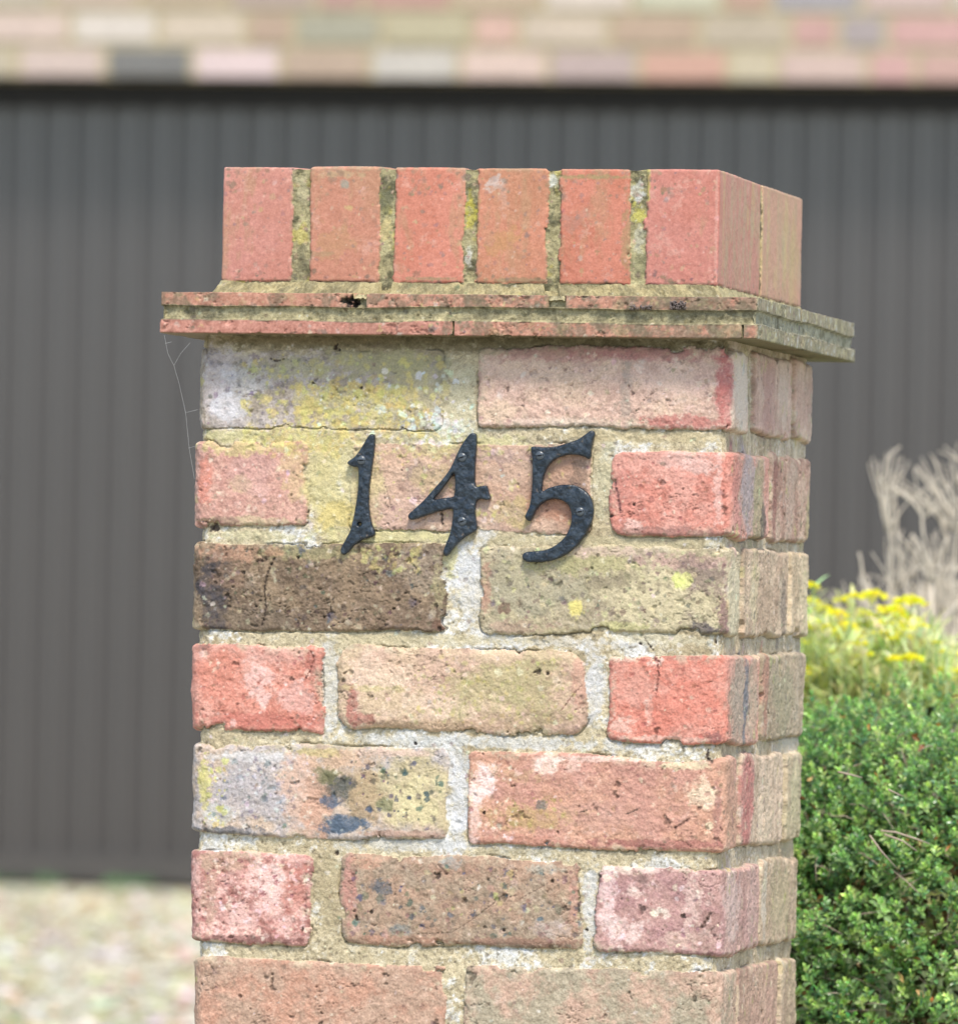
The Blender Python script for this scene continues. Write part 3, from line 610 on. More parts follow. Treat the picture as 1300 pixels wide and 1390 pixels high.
for q, (n_, r_, c_) in enumerate([(500, .0034, (104, 98, 84)), (360, .0026, (200, 200, 190)), (260, .0028, (190, 176, 100))]):
    L.spots(0.02 if q != 1 else 0, TW + TD, L.v[0] + .035, L.v[-1], n_, r_, c_, .6, 300 + q)
u, _ = px(475, 408, TFL); 
for dx in range(-6, 8, 2): L.spot(u + dx * .001, .040 + .030 + .003 * math.sin(dx), .0028, (54, 44, 38), .9, -.004)
mo = smooth(-.05, .5, fbm(uu, vv, .018, 5, 9, .8) + (t2 | mid) * .1 + smooth(.2, .55, uu) * .15 - (t1 & (uu < .27)) * .5)
mixin(L.C, (104, 100, 78), mo * .5 * ~side.astype(bool)); mixin(L.C, (118, 112, 84), side * smooth(0, .6, fbm(uu, vv, .02, 4, 10, .7)) * .6)
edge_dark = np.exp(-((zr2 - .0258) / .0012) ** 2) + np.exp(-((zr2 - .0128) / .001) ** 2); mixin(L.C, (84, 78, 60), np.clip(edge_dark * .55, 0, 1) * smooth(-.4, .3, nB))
L.C += (fbm(uu, vv, .0025, 2, 5, .9) * 14)[..., None]
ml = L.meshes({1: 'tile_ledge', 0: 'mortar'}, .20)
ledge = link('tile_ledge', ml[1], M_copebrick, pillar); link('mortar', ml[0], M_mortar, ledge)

# ================================================================== COPING of bricks on edge
zc0 = ZT - 0.1250
rr = 0.0022
prof = cat(seg(0, zc0, 0, ZT - rr, .0009, 1, 0), arc((-rr, ZT - rr), rr, 0, 90, 6), seg(-rr - .0002, ZT, -.05, ZT, .0015, 0, 1), seg(-.05, ZT, -.20, ZT - .001, .01, 0, 1))
K = Wrap(CAPW, CAPD, FLC, 0.0022, (.0018, .0009, .0010, .004), prof); K.key_z(True)
uu, vv, zz2 = K.UU, K.VV, K.ZZ
nB = fbm(uu, vv, .012, 5, 8, .75); nA = fbm(uu, vv, .035, 5, 6, .7); nC = fbm(uu, vv, .004, 3, 2, .8)
base = np.zeros(K.shape + (3,)) + (160, 152, 112)
mixin(base, (92, 90, 68), smooth(-.2, .45, nB) * .85); mixin(base, (192, 184, 136), smooth(.1, .6, -nA) * .8); mixin(base, (186, 172, 70), smooth(.35, .6, fbm(uu, vv, .03, 4, 12, .7)) * .6)
bed = zz2 < ZT - .1068
mixin(base, (176, 164, 120), bed * smooth(.3, -.3, nB) * .6)
K.C = base + (nC * 14)[..., None]
K.H = -.0020 + nA * .0010 + nB * .0008 + nC * .0004 + np.where(bed, 0.0008, 0)
vedge = ZT - zc0
cb = []
xs = [(303, 396), (421, 515), (536, 630), (648, 743), (761, 855), (877, None)]
cols = [((202, 132, 124), (196, 124, 112)), ((196, 126, 106), (188, 130, 104)), ((212, 128, 112), (204, 118, 100)), ((204, 128, 104), (194, 126, 98)), ((206, 120, 102), (198, 112, 92)), ((202, 124, 116), (198, 116, 106))]
tops = [-.3, 1.2, .4, -.2, -1.2, -.4]
for k, (x0, x1) in enumerate(xs):
    u0 = px(x0 - .5, 310, FLC)[0] if k else -.2175
    u1 = px(x1, 310, FLC)[0] if x1 else CAPW + .216
    cb.append((u0, u1, cols[k], tops[k]))
cb += [(CAPW + .2285, CAPW + CAPD + .064, ((208, 148, 128), (202, 150, 122)), 0), (-CAPD, -.2295, cols[1], 0)]
for k in range(5): cb.append((CAPW + CAPD + .077 + k * .0785, CAPW + CAPD + .142 + k * .0785 + (.002 if k < 4 else .02), cols[k], 0))
cb.append((2 * CAPW + CAPD - .03, 2 * CAPW + CAPD + .1, cols[0], 0))
for k, (u0, u1, (c1, c2), tp) in enumerate(cb):
    wu = uu + fbm(uu, vv, .012, 4, k % 9, .7) * .0011 + (fbm(uu, vv, .004, 2, 3) * .0006) + smooth(.5, .8, fbm(uu, vv, .016, 3, (k + 4) % 9)) * .0022 + (zz2 - ZT + .05) * (.012 if 0 < k < 5 else 0) * math.sin(k * 2.1)
    wv = zz2 + fbm(uu, vv, .012, 4, (k + 3) % 9, .7) * .0006
    du = np.abs(wu - (u0 + u1) / 2) - (u1 - u0) / 2
    dz_ = (ZT - .1068) - wv
    sd = np.maximum(du, dz_)
    ins = sd < 0
    pr = np.sqrt(np.clip(-sd / .0022, 0, 1) * (2 - np.clip(-sd / .0022, 0, 1)))
    fh = fbm(uu, vv, .05, 3, k % 7) * .0004 + fbm(uu, vv, .006, 3, (k + 1) % 7, .7) * .00022 + smooth(vedge - .0015, vedge + .003, vv) * tp * .0007
    K.H = np.where(ins, K.H + (fh - K.H) * pr, K.H); K.M = np.where(ins, 1, K.M).astype(np.int8)
    c = np.asarray(c1, float) + (np.asarray(c2, float) - c1) * smooth(-.5, .5, fbm(uu, vv, .04, 4, (k + 5) % 9))[..., None] + (fbm(uu, vv, .006, 3, k % 5, .8) * 5)[..., None]
    mixin(c, np.array([150, 128, 104.]), smooth(-.0035, 0, sd) * smooth(-.1, .5, fbm(uu, vv, .01, 4, (k + 2) % 9, .7)) * .55)
    mixin(c, np.array([176, 140, 104.]), smooth(.15, .7, fbm(uu * 1.6, vv * .5, .03, 5, (k + 6) % 9, .7)) * .45)
    mixin(c, np.array([216, 168, 156.]), smooth(.25, .8, fbm(uu, vv, .02, 6, (k + 7) % 9, .8)) * .5); mixin(c, np.array([150, 142, 110.]), smooth(vedge - .006, vedge + .001, vv) * smooth(-.2, .4, nB) * .6)
    c = c + (fbm(uu, vv, .0022, 2, 4, .9) * 7)[..., None]
    K.C = np.where(ins[..., None], c, K.C)
def kb(x, y, rx, ry, col, st=.7, rag=.7, only=None):
    u, z = px(x, y, FLC); b.n += 1; K.blob(u, z - zc0, rx * PX, ry * PX, col, st, rag, b.n, only)
kb(638, 285, 9, 20, (196, 184, 44), .9, .6, 0); kb(636, 345, 7, 14, (206, 206, 196), .9, .6, 0); kb(864, 262, 10, 16, (206, 208, 202), .9, .6, 0); kb(866, 290, 10, 12, (200, 192, 70), .8, .7, 0); kb(748, 246, 10, 10, (214, 216, 206), .9, .5, 0)
kb(866, 320, 9, 16, (196, 196, 184), .6, .9, 0); kb(870, 355, 12, 16, (128, 128, 96), .7, .6, 0); kb(524, 310, 9, 16, (196, 180, 120), .9, .6, 0); kb(524, 272, 9, 20, (104, 106, 84), .8, .6, 0); kb(410, 255, 9, 20, (180, 172, 136), .8, .6, 0); kb(408, 350, 8, 24, (112, 108, 84), .7, .7, 0)
kb(672, 248, 12, 9, (196, 184, 180), .8, .9, 1); kb(683, 270, 7, 18, (206, 160, 144), .6, .9, 1); kb(682, 330, 22, 18, (190, 138, 84), .6, .9, 1); kb(780, 300, 22, 14, (176, 132, 122), .5, .9, 1); kb(645, 290, 6, 60, (178, 150, 92), .6, .8, 1); kb(452, 330, 24, 20, (184, 136, 96), .6, .9, 1); kb(460, 236, 36, 5, (186, 156, 120), .8, .7, 1); kb(468, 250, 5, 5, (150, 160, 148), .8, .8, 1)
kb(805, 240, 50, 3, (150, 144, 92), .7, .8, 1); kb(850, 330, 6, 50, (160, 140, 92), .6, .8, 1); kb(700, 380, 60, 3, (140, 124, 90), .7, .8, 1); kb(585, 378, 40, 3, (150, 140, 100), .7, .8, 1); kb(430, 345, 20, 3, (150, 140, 100), .4, .8, 1); kb(880, 240, 3, 30, (196, 190, 90), .8, .6, 1); kb(972, 310, 2.5, 70, (214, 160, 150), .6, .5, 1)
K.spots(0, CAPW, 0.02, vedge, 420, .0024, (150, 118, 112), .6, 401); K.spots(0, CAPW, .02, vedge, 200, .0022, (216, 180, 166), .6, 402); K.spots(0, CAPW, 0.0, vedge, 120, .0026, (120, 116, 116), .55, 403); K.spots(0, CAPW + CAPD, .0, .03, 300, .0032, (96, 92, 76), .6, 404)
gq = np.random.default_rng(9)
for q in range(70):                                # olive streaks on the shaded end
    t = CAPW + gq.uniform(.01, CAPD); K.blob(t, gq.uniform(.03, .12), gq.uniform(.003, .010), gq.uniform(.01, .05), (174, 164, 128) if q % 3 else (200, 186, 116), gq.uniform(.2, .5), .7, 500 + q, 1, .012)
K.spots(0, CAPW + CAPD, .0, vedge, 160, .0035, (176, 168, 120), .55, 411); K.spots(0, CAPW, vedge - .03, vedge, 90, .004, (122, 112, 96), .5, 412)
K.blob(CAPW + .40, .05, .03, .05, (198, 170, 96), .35, .6, 7, 1)
mixin(K.C, np.array([198, 160, 134.]), smooth(CAPW, CAPW + .006, K.UU) * (K.UU < CAPW + CAPD) * .30 * (K.M == 1))
mk = K.meshes({1: 'coping', 0: 'mortar'}, .14)
coping = link('coping', mk[1], M_copebrick, pillar); link('mortar', mk[0], M_mortar, coping)
# flat filled middle of the coping
bgm = Bag(); c0 = FLC + NR * .19 - NF * .19
cc = [FLC + NR * a - NF * b_ for a, b_ in ((.19, .19), (CAPW - .19, .19), (CAPW - .19, CAPD - .19), (.19, CAPD - .19))]
bgm.add([(p[0], p[1], ZT - .0015) for p in cc] + [(p[0], p[1], ZT - .02) for p in cc], [(0, 1, 2, 3), (4, 7, 6, 5), (0, 4, 5, 1), (1, 5, 6, 2), (2, 6, 7, 3), (3, 7, 4, 0)])
me_mat, n_, l_, p_ = new_mat('grey_render', .9); p_.inputs['Base Color'].default_value = (.3, .28, .2, 1)
nz_ = n_.new('ShaderNodeTexNoise'); nz_.inputs['Scale'].default_value = 80; rp = n_.new('ShaderNodeValToRGB')
rp.color_ramp.elements[0].color = (.18, .16, .1, 1); rp.color_ramp.elements[1].color = (.38, .35, .25, 1)
l_.new(nz_.outputs['Fac'], rp.inputs[0]); l_.new(rp.outputs[0], p_.inputs['Base Color'])
o_ = bgm.build('mortar_cap', me_mat, coping)
del K, L

exec_rest = True
# ================================================================== HOUSE NUMERALS
M_iron, n, l, p = new_mat('black_iron', .38, .5)
p.inputs['Base Color'].default_value = (.022, .030, .040, 1)
tcn = n.new('ShaderNodeTexCoord'); nz1 = n.new('ShaderNodeTexNoise'); nz1.inputs['Scale'].default_value = 420; nz1.inputs['Detail'].default_value = 3
l.new(tcn.outputs['Object'], nz1.inputs['Vector'])
r1 = n.new('ShaderNodeMapRange'); r1.inputs[1].default_value = .35; r1.inputs[2].default_value = .7; r1.inputs[3].default_value = .22; r1.inputs[4].default_value = .5
l.new(nz1.outputs['Fac'], r1.inputs[0]); l.new(r1.outputs[0], p.inputs['Roughness'])
bp = n.new('ShaderNodeBump'); bp.inputs['Distance'].default_value = .0003; l.new(nz1.outputs['Fac'], bp.inputs['Height']); l.new(bp.outputs[0], p.inputs['Normal'])
# dusty film settles in places
nz2 = n.new('ShaderNodeTexNoise'); nz2.inputs['Scale'].default_value = 160; nz2.inputs['Detail'].default_value = 6; l.new(tcn.outputs['Object'], nz2.inputs['Vector'])
r2 = n.new('ShaderNodeValToRGB'); r2.color_ramp.elements[0].position = .45; r2.color_ramp.elements[0].color = (.008, .015, .024, 1); r2.color_ramp.elements[1].position = .85; r2.color_ramp.elements[1].color = (.045, .062, .080, 1)
l.new(nz2.outputs['Fac'], r2.inputs[0]); nz3 = n.new('ShaderNodeTexNoise'); nz3.inputs['Scale'].default_value = 240; nz3.inputs['Detail'].default_value = 6; l.new(tcn.outputs['Object'], nz3.inputs['Vector'])
r3 = n.new('ShaderNodeMapRange'); r3.inputs[1].default_value = .64; r3.inputs[2].default_value = .74; l.new(nz3.outputs['Fac'], r3.inputs[0])
mx3 = n.new('ShaderNodeMix'); mx3.data_type = 'RGBA'; l.new(r3.outputs[0], mx3.inputs[0]); l.new(r2.outputs[0], mx3.inputs[6]); mx3.inputs[7].default_value = (.10, .085, .075, 1); l.new(mx3.outputs[2], p.inputs['Base Color'])
M_screw, n, l, p = new_mat('screw_metal', .3, .6); p.inputs['Base Color'].default_value = (.06, .075, .09, 1)

def catmull(P, k=6):
    P = np.array(P, float); n = len(P); out = []
    for i in range(n):
        a, b_, c, d = P[i - 1], P[i], P[(i + 1) % n], P[(i + 2) % n]
        for j in range(k):
            t = j / k
            out.append(.5 * ((2 * b_) + (-a + c) * t + (2 * a - 5 * b_ + 4 * c - d) * t * t + (-a + 3 * b_ - 3 * c + d) * t ** 3))
    return np.array(out)

def poly_sdf(P, X, Y):
    d = np.full(X.shape, 1e9); ins = np.zeros(X.shape, bool)
    A = P; B = np.roll(P, -1, 0)
    for (ax, ay), (bx, by) in zip(A, B):
        ex, ey = bx - ax, by - ay; L2 = ex * ex + ey * ey
        if L2 < 1e-16: continue
        t = np.clip(((X - ax) * ex + (Y - ay) * ey) / L2, 0, 1)
        d = np.minimum(d, (X - ax - t * ex) ** 2 + (Y - ay - t * ey) ** 2)
        cnd = ((ay > Y) != (by > Y))
        with np.errstate(divide='ignore', invalid='ignore'):
            xi = ex * (Y - ay) / (by - ay if by != ay else 1e-12) + ax
        ins ^= cnd & (X < xi)
    return np.where(ins, -1, 1) * np.sqrt(d)

CR = lambda pts: [(430 + x / 3.25, 570 + y / 3.25) for x, y in pts]
ONE = [(240, 62), (254, 72), (252, 130), (243, 200), (235, 260), (228, 330), (230, 400), (240, 455), (255, 498), (249, 513), (225, 520), (195, 531), (165, 552), (142, 578), (122, 594), (108, 590), (104, 572), (115, 548), (130, 520), (145, 490), (155, 455), (165, 410), (175, 350), (182, 290), (183, 240), (179, 211), (160, 207), (140, 198), (134, 188), (145, 177), (165, 163), (185, 138), (205, 106), (226, 72)]
FOUR = [(690, 57), (702, 68), (703, 110), (698, 180), (696, 240), (699, 290), (722, 292), (745, 289), (753, 302), (757, 322), (765, 344), (753, 353), (722, 348), (703, 358), (697, 385), (698, 425), (704, 470), (699, 489), (678, 501), (650, 519), (620, 545), (597, 570), (580, 594), (567, 601), (557, 590), (560, 568), (575, 530), (589, 490), (597, 440), (597, 395), (560, 398), (520, 408), (470, 425), (430, 439), (411, 440), (402, 430), (406, 414), (430, 392), (470, 355), (510, 310), (550, 265), (580, 225), (600, 188), (616, 152), (636, 113), (658, 80), (675, 61)]
HOLE4 = [(514, 349), (540, 318), (572, 276), (598, 240), (607, 240), (609, 285), (606, 328), (596, 340), (560, 344), (532, 350)]
FIVE = [(943, 124), (958, 117), (1000, 120), (1050, 117), (1100, 103), (1150, 85), (1185, 62), (1206, 47), (1220, 50), (1224, 66), (1215, 95), (1209, 130), (1207, 163), (1196, 172), (1180, 163), (1150, 155), (1110, 153), (1072, 162), (1040, 180), (1015, 210), (1000, 245), (993, 285), (994, 314), (1020, 301), (1060, 289), (1110, 285), (1150, 293), (1185, 315), (1208, 345), (1218, 385), (1217, 422), (1205, 465), (1180, 510), (1150, 550), (1110, 585), (1060, 612), (1010, 625), (960, 628), (925, 626), (908, 615), (906, 598), (917, 585), (950, 580), (1000, 575), (1040, 560), (1080, 530), (1105, 495), (1120, 455), (1122, 415), (1110, 380), (1085, 358), (1050, 348), (1015, 355), (985, 375), (965, 400), (950, 430), (940, 445), (928, 443), (917, 430), (922, 412), (935, 385), (943, 350), (948, 300), (950, 250), (950, 200), (948, 160)]

def face_pt(u, z, out):
    p_ = SFL + NR * u + NF * out; return np.array([p_[0], p_[1], z])
BACK, THK = .0002, .0062
def to_uz(pts):
    a = np.array(pts); u, z = unproj(a[:, 0], a[:, 1], SFL, .005); return np.stack([u, z], 1)

def numeral(label, outline, hole, seed, screws, drill=None):
    P = catmull(to_uz(CR(outline)), 5); Hh = catmull(to_uz(CR(hole)), 3) if hole else None
    h = .00042
    lo = P.min(0) - 3 * h; hi = P.max(0) + 3 * h
    gu = np.arange(lo[0], hi[0], h); gz = np.arange(lo[1], hi[1], h)
    X, Y = np.meshgrid(gu, gz)
    def sdf(X, Y):
        s = poly_sdf(P, X, Y)
        if Hh is not None: s = np.maximum(s, -poly_sdf(Hh, X, Y))
        if drill is not None:
            du, dz = to_uz(CR([drill]))[0]; s = np.maximum(s, .0018 - np.hypot(X - du, Y - dz))
        return s
    s = sdf(X, Y)
    gy, gx = np.gradient(s, h); gl = np.hypot(gx, gy) + 1e-9
    snap = (s > -.55 * h) & (s < 1.5 * h)
    X2 = np.where(snap, X - s * gx / gl, X); Y2 = np.where(snap, Y - s * gy / gl, Y)
    s2 = np.where(snap, 0, s)
    ok = s < .75 * h
    cell = ok[:-1, :-1] & ok[1:, :-1] & ok[:-1, 1:] & ok[1:, 1:]
    nr, nc = X.shape; idx = np.arange(nr * nc).reshape(nr, nc)
    Q = np.stack([idx[:-1, :-1], idx[:-1, 1:], idx[1:, 1:], idx[1:, :-1]], -1)[cell]
    used = np.unique(Q); rem = np.full(nr * nc, -1); rem[used] = np.arange(len(used)); Q = rem[Q]
    xx, yy, ss = X2.ravel()[used], Y2.ravel()[used], -s2.ravel()[used]
    rim = .0022
    t = np.clip(ss / rim, 0, 1)
    hh = THK - .0020 * (1 - np.sqrt(t * (2 - t)))
    hh += np.minimum(ss / .001, 1) * (fbm(xx, yy, .0060, 3, seed, .5) * .00065 + fbm(xx, yy, .018, 2, seed + 2) * .0003)
    top = SFL[None] + xx[:, None] * NR + hh[:, None] * NF; top[:, 2] = yy
    # rim wall and back
    e = {}
    for q in Q:
        for a, b_ in ((q[0], q[1]), (q[1], q[2]), (q[2], q[3]), (q[3], q[0])):
            e[(a, b_)] = 1
    bd = [(a, b_) for (a, b_) in e if (b_, a) not in e]
    n0 = len(top); back = SFL[None] + xx[:, None] * NR + BACK * NF; back[:, 2] = yy
    V = np.concatenate([top, back])
    Fc = np.concatenate([Q, Q[:, ::-1] + n0, np.array([(b_, a, a + n0, b_ + n0) for a, b_ in bd])])
    me = np_mesh('house_number', V, Fc)
    cu, cz = xx.mean(), yy.mean(); org = face_pt(cu, cz, BACK)
    me.transform(Matrix.Translation(-Vector(org)))
    o = link('house_number', me, M_iron, None, org)
    tag(o, label, 'house number', 'black metal house numerals screwed to the brick')
    for (sx, sy) in screws:
        u, z = to_uz(CR([(sx, sy)]))[0]
        vs, fs = [], []; nS, R_ = 20, .0041
        ang = random.Random(sx).uniform(0.0, .5)
        rings = [(R_, -.0012), (R_, .0003), (R_ * .9, .0009), (R_ * .65, .0014), (R_ * .3, .0017)]
        for r_, hgt in rings:
            for k in range(nS):
                a = 2 * math.pi * k / nS; vs.append((r_ * math.cos(a), r_ * math.sin(a), hgt))
        vs.append((0, 0, .0018))
        for i in range(len(rings) - 1):
            for k in range(nS): fs.append((i * nS + k, i * nS + (k + 1) % nS, (i + 1) * nS + (k + 1) % nS, (i + 1) * nS + k))
        for k in range(nS): fs.append(((len(rings) - 1) * nS + k, (len(rings) - 1) * nS + (k + 1) % nS, len(rings) * nS))
        def tp(v, z0=THK + .0001):
            q = face_pt(u + v[0], z + v[1], z0 + v[2]) - org; return tuple(q)
        bg_ = Bag(); bg_.add([tp(v) for v in vs], fs); so = bg_.build('screw', M_screw, None, True)
        so.parent = o
        # slot: a shallow dark bar let into the head
        ca_, sa_ = math.cos(ang), math.sin(ang); sl = Bag(); L_, w_ = R_ * .86, .00065
        pts = []
        for hz in (.0004, .00205):
            for a_, b2 in ((-L_, -w_), (L_, -w_), (L_, w_), (-L_, w_)):
                rr_ = .0000 if abs(a_) < .001 else -.0009 if hz > .001 else 0
                pts.append(tp((a_ * ca_ - b2 * sa_, a_ * sa_ + b2 * ca_, hz + rr_)))
        mid_ = [tp((b2 * -sa_, b2 * ca_, .00205)) for b2 in (-w_, w_)]
        sl.add(pts[:4] + pts[4:] + mid_, [(3, 2, 1, 0), (4, 8, 9, 7), (8, 5, 6, 9), (0, 1, 5, 8, 4), (2, 3, 7, 9, 6), (1, 2, 6, 5), (3, 0, 4, 7)])
        s2_ = sl.build('slot', M_slot, None); s2_.parent = so
    return o
M_slot, n, l, p = new_mat('dark_slot', .8, .2); p.inputs['Base Color'].default_value = (.006, .007, .009, 1)
numeral('black hammered iron numeral one, slanted with a pointed foot and an empty screw hole', ONE, None, 1, [(198, 178)], (188, 460))
numeral('black hammered iron numeral four with a small triangular opening and crossbar', FOUR, HOLE4, 4, [(642, 165), (642, 448)])
numeral('black hammered iron numeral five with a curled bowl and flared top bar', FIVE, None, 7, [(985, 157), (1162, 405)])

# ================================================================== small dried tufts on the tile edge, cobweb
M_tuft, n, l, p = new_mat('dry_tuft', .9); p.inputs['Base Color'].default_value = (.16, .13, .12, 1)
M_tuft2, n, l, p = new_mat('cobweb_silk', .5); p.inputs['Base Color'].default_value = (.5, .5, .5, 1)
def tuft(x, y, w, hgt, n_, lab, seed):
    rg = random.Random(seed); u0, z0 = px(x, y, TFL); bgx = Bag()
    def tp(u, z, out): q = TFL + NR * u + NF * out; return (q[0], q[1], z)
    for k in range(n_):
        a = rg.uniform(-1, 1); du = a * w * PX; zz_ = z0 + rg.uniform(-1, 1) * hgt * .4 * PX
        ln = rg.uniform(2.5, 5) * PX; ang = rg.uniform(-.7, .7) + a * .5
        b0 = tp(u0 + du, zz_, -.002); b1 = tp(u0 + du + math.sin(ang) * ln * .5, zz_ + ln * .5, .002); b2 = tp(u0 + du + math.sin(ang) * ln, zz_ + ln * rg.uniform(.5, 1), .0035)
        bgx.tube([b0, b1, b2], [.0006, .0007, .0004], 5)
    o = bgx.build('dried_moss_tuft', M_tuft, None, True)
    c = Vector(tp(u0, z0, 0)); o.data.transform(Matrix.Translation(-c)); o.location = c
    tag(o, lab, 'moss tuft', 'dried tufts on the tile ledge')
tuft(921, 416, 9, 12, 60, 'round grey dried tuft on the tile ledge under the corner coping brick', 1)
tuft(870, 419, 14, 5, 34, 'thin low row of grey dried bristles on the tile ledge left of the round tuft', 2)
def world_at(x, y, Y):
    x = x - 650; y = y - 695; u = x * cr + y * sr; v = -x * sr + y * cr
    d = FW * F_PX + R0 * u - U0 * v
    t = Y / d.y; return Vector((0, 0, CAMZ)) + d * t
cw = Bag()
for P_ in [[(223, 455), (228, 480), (236, 496)], [(258, 465), (245, 480), (236, 496)], [(236, 496), (243, 520), (252, 560), (257, 610), (264, 650)], [(256, 608), (272, 604)], [(224, 466), (233, 464)], [(252, 560), (268, 556)]]:
    pts = [world_at(x, y, 7.03) for i, (x, y) in enumerate(P_)]
    cw.tube(pts, .00008, 4)
cwo = cw.build('cobweb', M_tuft2); tag(cwo, 'thin torn cobweb strands beside the left edge of the pillar under the ledge', 'cobweb')

# ================================================================== GROUND
M_gr, n, l, p = new_mat('gravel_ground', .95, .2)
tcn = n.new('ShaderNodeTexCoord'); vo = n.new('ShaderNodeTexVoronoi'); vo.inputs['Scale'].default_value = 34
l.new(tcn.outputs['Object'], vo.inputs['Vector'])
rp = n.new('ShaderNodeValToRGB'); cr_ = rp.color_ramp
cr_.elements[0].color = (.30, .275, .20, 1); cr_.elements[1].position = 1; cr_.elements[1].color = (.54, .53, .45, 1)
e_ = cr_.elements.new(.5); e_.color = (.40, .375, .27, 1)
sx = n.new('ShaderNodeSeparateColor'); l.new(vo.outputs['Color'], sx.inputs[0]); l.new(sx.outputs[0], rp.inputs[0]); l.new(rp.outputs[0], p.inputs['Base Color'])
bp = n.new('ShaderNodeBump'); bp.inputs['Distance'].default_value = .01; bp.invert = True; l.new(vo.outputs['Distance'], bp.inputs['Height']); l.new(bp.outputs[0], p.inputs['Normal'])
gx = np.linspace(-1, 1, 90); gx = np.sign(gx) * np.abs(gx) ** 3 * 400
gy = gx + 12
X, Y = np.meshgrid(gx, gy); Z = fbm(X, Y, 3.0, 3, 3) * .012 * smooth(30, 10, np.hypot(X, Y - 12))
idx = np.arange(X.size).reshape(X.shape)
Q = np.stack([idx[:-1, :-1], idx[:-1, 1:], idx[1:, 1:], idx[1:, :-1]], -1).reshape(-1, 4)
go = link('gravel_ground', np_mesh('gravel_ground', np.stack([X.ravel(), Y.ravel(), Z.ravel()], 1), Q), M_gr)
tag(go, 'pale gravel drive between the pillar and the garage', kind='structure')

# unseen asphalt and paving behind the viewer, added to darken reflection and bounce
M_as, n, l, p = new_mat('asphalt', .9, .3); nz_ = n.new('ShaderNodeTexNoise'); nz_.inputs['Scale'].default_value = 120; rp = n.new('ShaderNodeValToRGB')
rp.color_ramp.elements[0].color = (.035, .035, .036, 1); rp.color_ramp.elements[1].color = (.075, .073, .07, 1); l.new(nz_.outputs['Fac'], rp.inputs[0]); l.new(rp.outputs[0], p.inputs['Base Color'])
rd = Bag(); rd.add([(-300, -14, .03), (300, -14, .03), (300, 2.2, .03), (-300, 2.2, .03)], [(0, 1, 2, 3)]); tag(rd.build('added_road', M_as), 'unseen dark asphalt added behind the viewer to darken reflections', kind='structure')
pv = Bag(); pv.box(-300, 300, 2.2, 4.6, -.05, .05); M_pv, n, l, p = new_mat('added_pavement', .9, .3); p.inputs['Base Color'].default_value = (.16, .155, .145, 1); tag(pv.build('added_pavement', M_pv), 'unseen grey paving added behind the viewer beside the asphalt', kind='structure')
# loose stones on the drive where the picture sees it
HTH = math.radians(10); HD = 19.85
HNR = Vector((math.cos(HTH), -math.sin(HTH), 0)); HNF = Vector((-math.sin(HTH), -math.cos(HTH), 0))
M_stone = tint_mat('pebbles', .85, .3, 0, 200, .12)
N = 9000; g5 = np.random.default_rng(5)
cx = g5.uniform(-2.6, 2.6, N); cy = 9.2 + (19.4 - 9.2) * g5.random(N)
keep = (cy < HD - cx * math.tan(HTH) - .3); cx, cy = cx[keep], cy[keep]; N = len(cx)
oct_v = np.array([(1, 0, 0), (.3, .95, 0), (-.8, .6, 0), (-.8, -.6, 0), (.3, -.95, 0), (.1, 0, 1), (0, 0, -1)], float)
oct_f = np.array([(0, 1, 5), (1, 2, 5), (2, 3, 5), (3, 4, 5), (4, 0, 5), (1, 0, 6), (2, 1, 6), (3, 2, 6), (4, 3, 6), (0, 4, 6)])
r = g5.uniform(.008, .026, N); an = g5.uniform(0, 6.28, N)
V = oct_v[None] * r[:, None, None] * g5.uniform(.75, 1.2, (N, 7, 1)); V[..., 2] *= .65
Vx = V[..., 0] * np.cos(an)[:, None] - V[..., 1] * np.sin(an)[:, None] + cx[:, None]; Vy = V[..., 0] * np.sin(an)[:, None] + V[..., 1] * np.cos(an)[:, None] + cy[:, None]
V = np.stack([Vx, Vy, V[..., 2] + .006], -1).reshape(-1, 3)
Fc = (oct_f[None] + np.arange(N)[:, None, None] * 7).reshape(-1, 3)
pc = np.array([(208, 199, 172), (194, 184, 152), (218, 212, 194), (198, 184, 154), (180, 170, 138), (224, 220, 206)])[g5.integers(0, 6, N)] + g5.normal(0, 8, (N, 3))
st = link('gravel', np_mesh('gravel', V, Fc, np.repeat(lin(np.clip(pc, 0, 255)) * .66, 7, 0), False), M_stone)
tag(st, 'loose pale gravel stones scattered over the drive', kind='stuff')

# ================================================================== HOUSE with garage door
def hp(u, d, z): return tuple(Vector((0, HD, 0)) + HNR * u - HNF * d + Vector((0, 0, z)))
house = empty('brick_house', hp(0, 0, 0)); tag(house, 'house behind in mixed pale stock brick, above a wide dark garage door', 'house')
D0, D1, DH = -2.35, 3.1, 2.137        # door opening
M_hb = tint_mat('stock_brick', .9, .2, 0, 60, .15)
M_hm, n, l, p = new_mat('house_mortar', .95, .2); p.inputs['Base Color'].default_value = (.56, .50, .36, 1)
nz_ = n.new('ShaderNodeTexNoise'); nz_.inputs['Scale'].default_value = 6; rp = n.new('ShaderNodeValToRGB'); rp.color_ramp.elements[0].color = (.34, .29, .185, 1); rp.color_ramp.elements[1].color = (.45, .395, .27, 1)
l.new(nz_.outputs['Fac'], rp.inputs[0]); l.new(rp.outputs[0], p.inputs['Base Color'])
pal = np.array([(206, 188, 166), (212, 198, 178), (212, 180, 166), (206, 166, 152), (178, 166, 160), (150, 140, 140), (198, 180, 154), (218, 208, 194), (196, 168, 150), (132, 126, 130), (212, 188, 172), (200, 192, 188)])
wts = np.array([3, 3, 3, 2, 2, 1.2, 3, 2.5, 2.5, .8, 3, 1.5]); wts /= wts.sum()
fixed = {}
BV, BF, BC = [], [], []
g6 = np.random.default_rng(21)
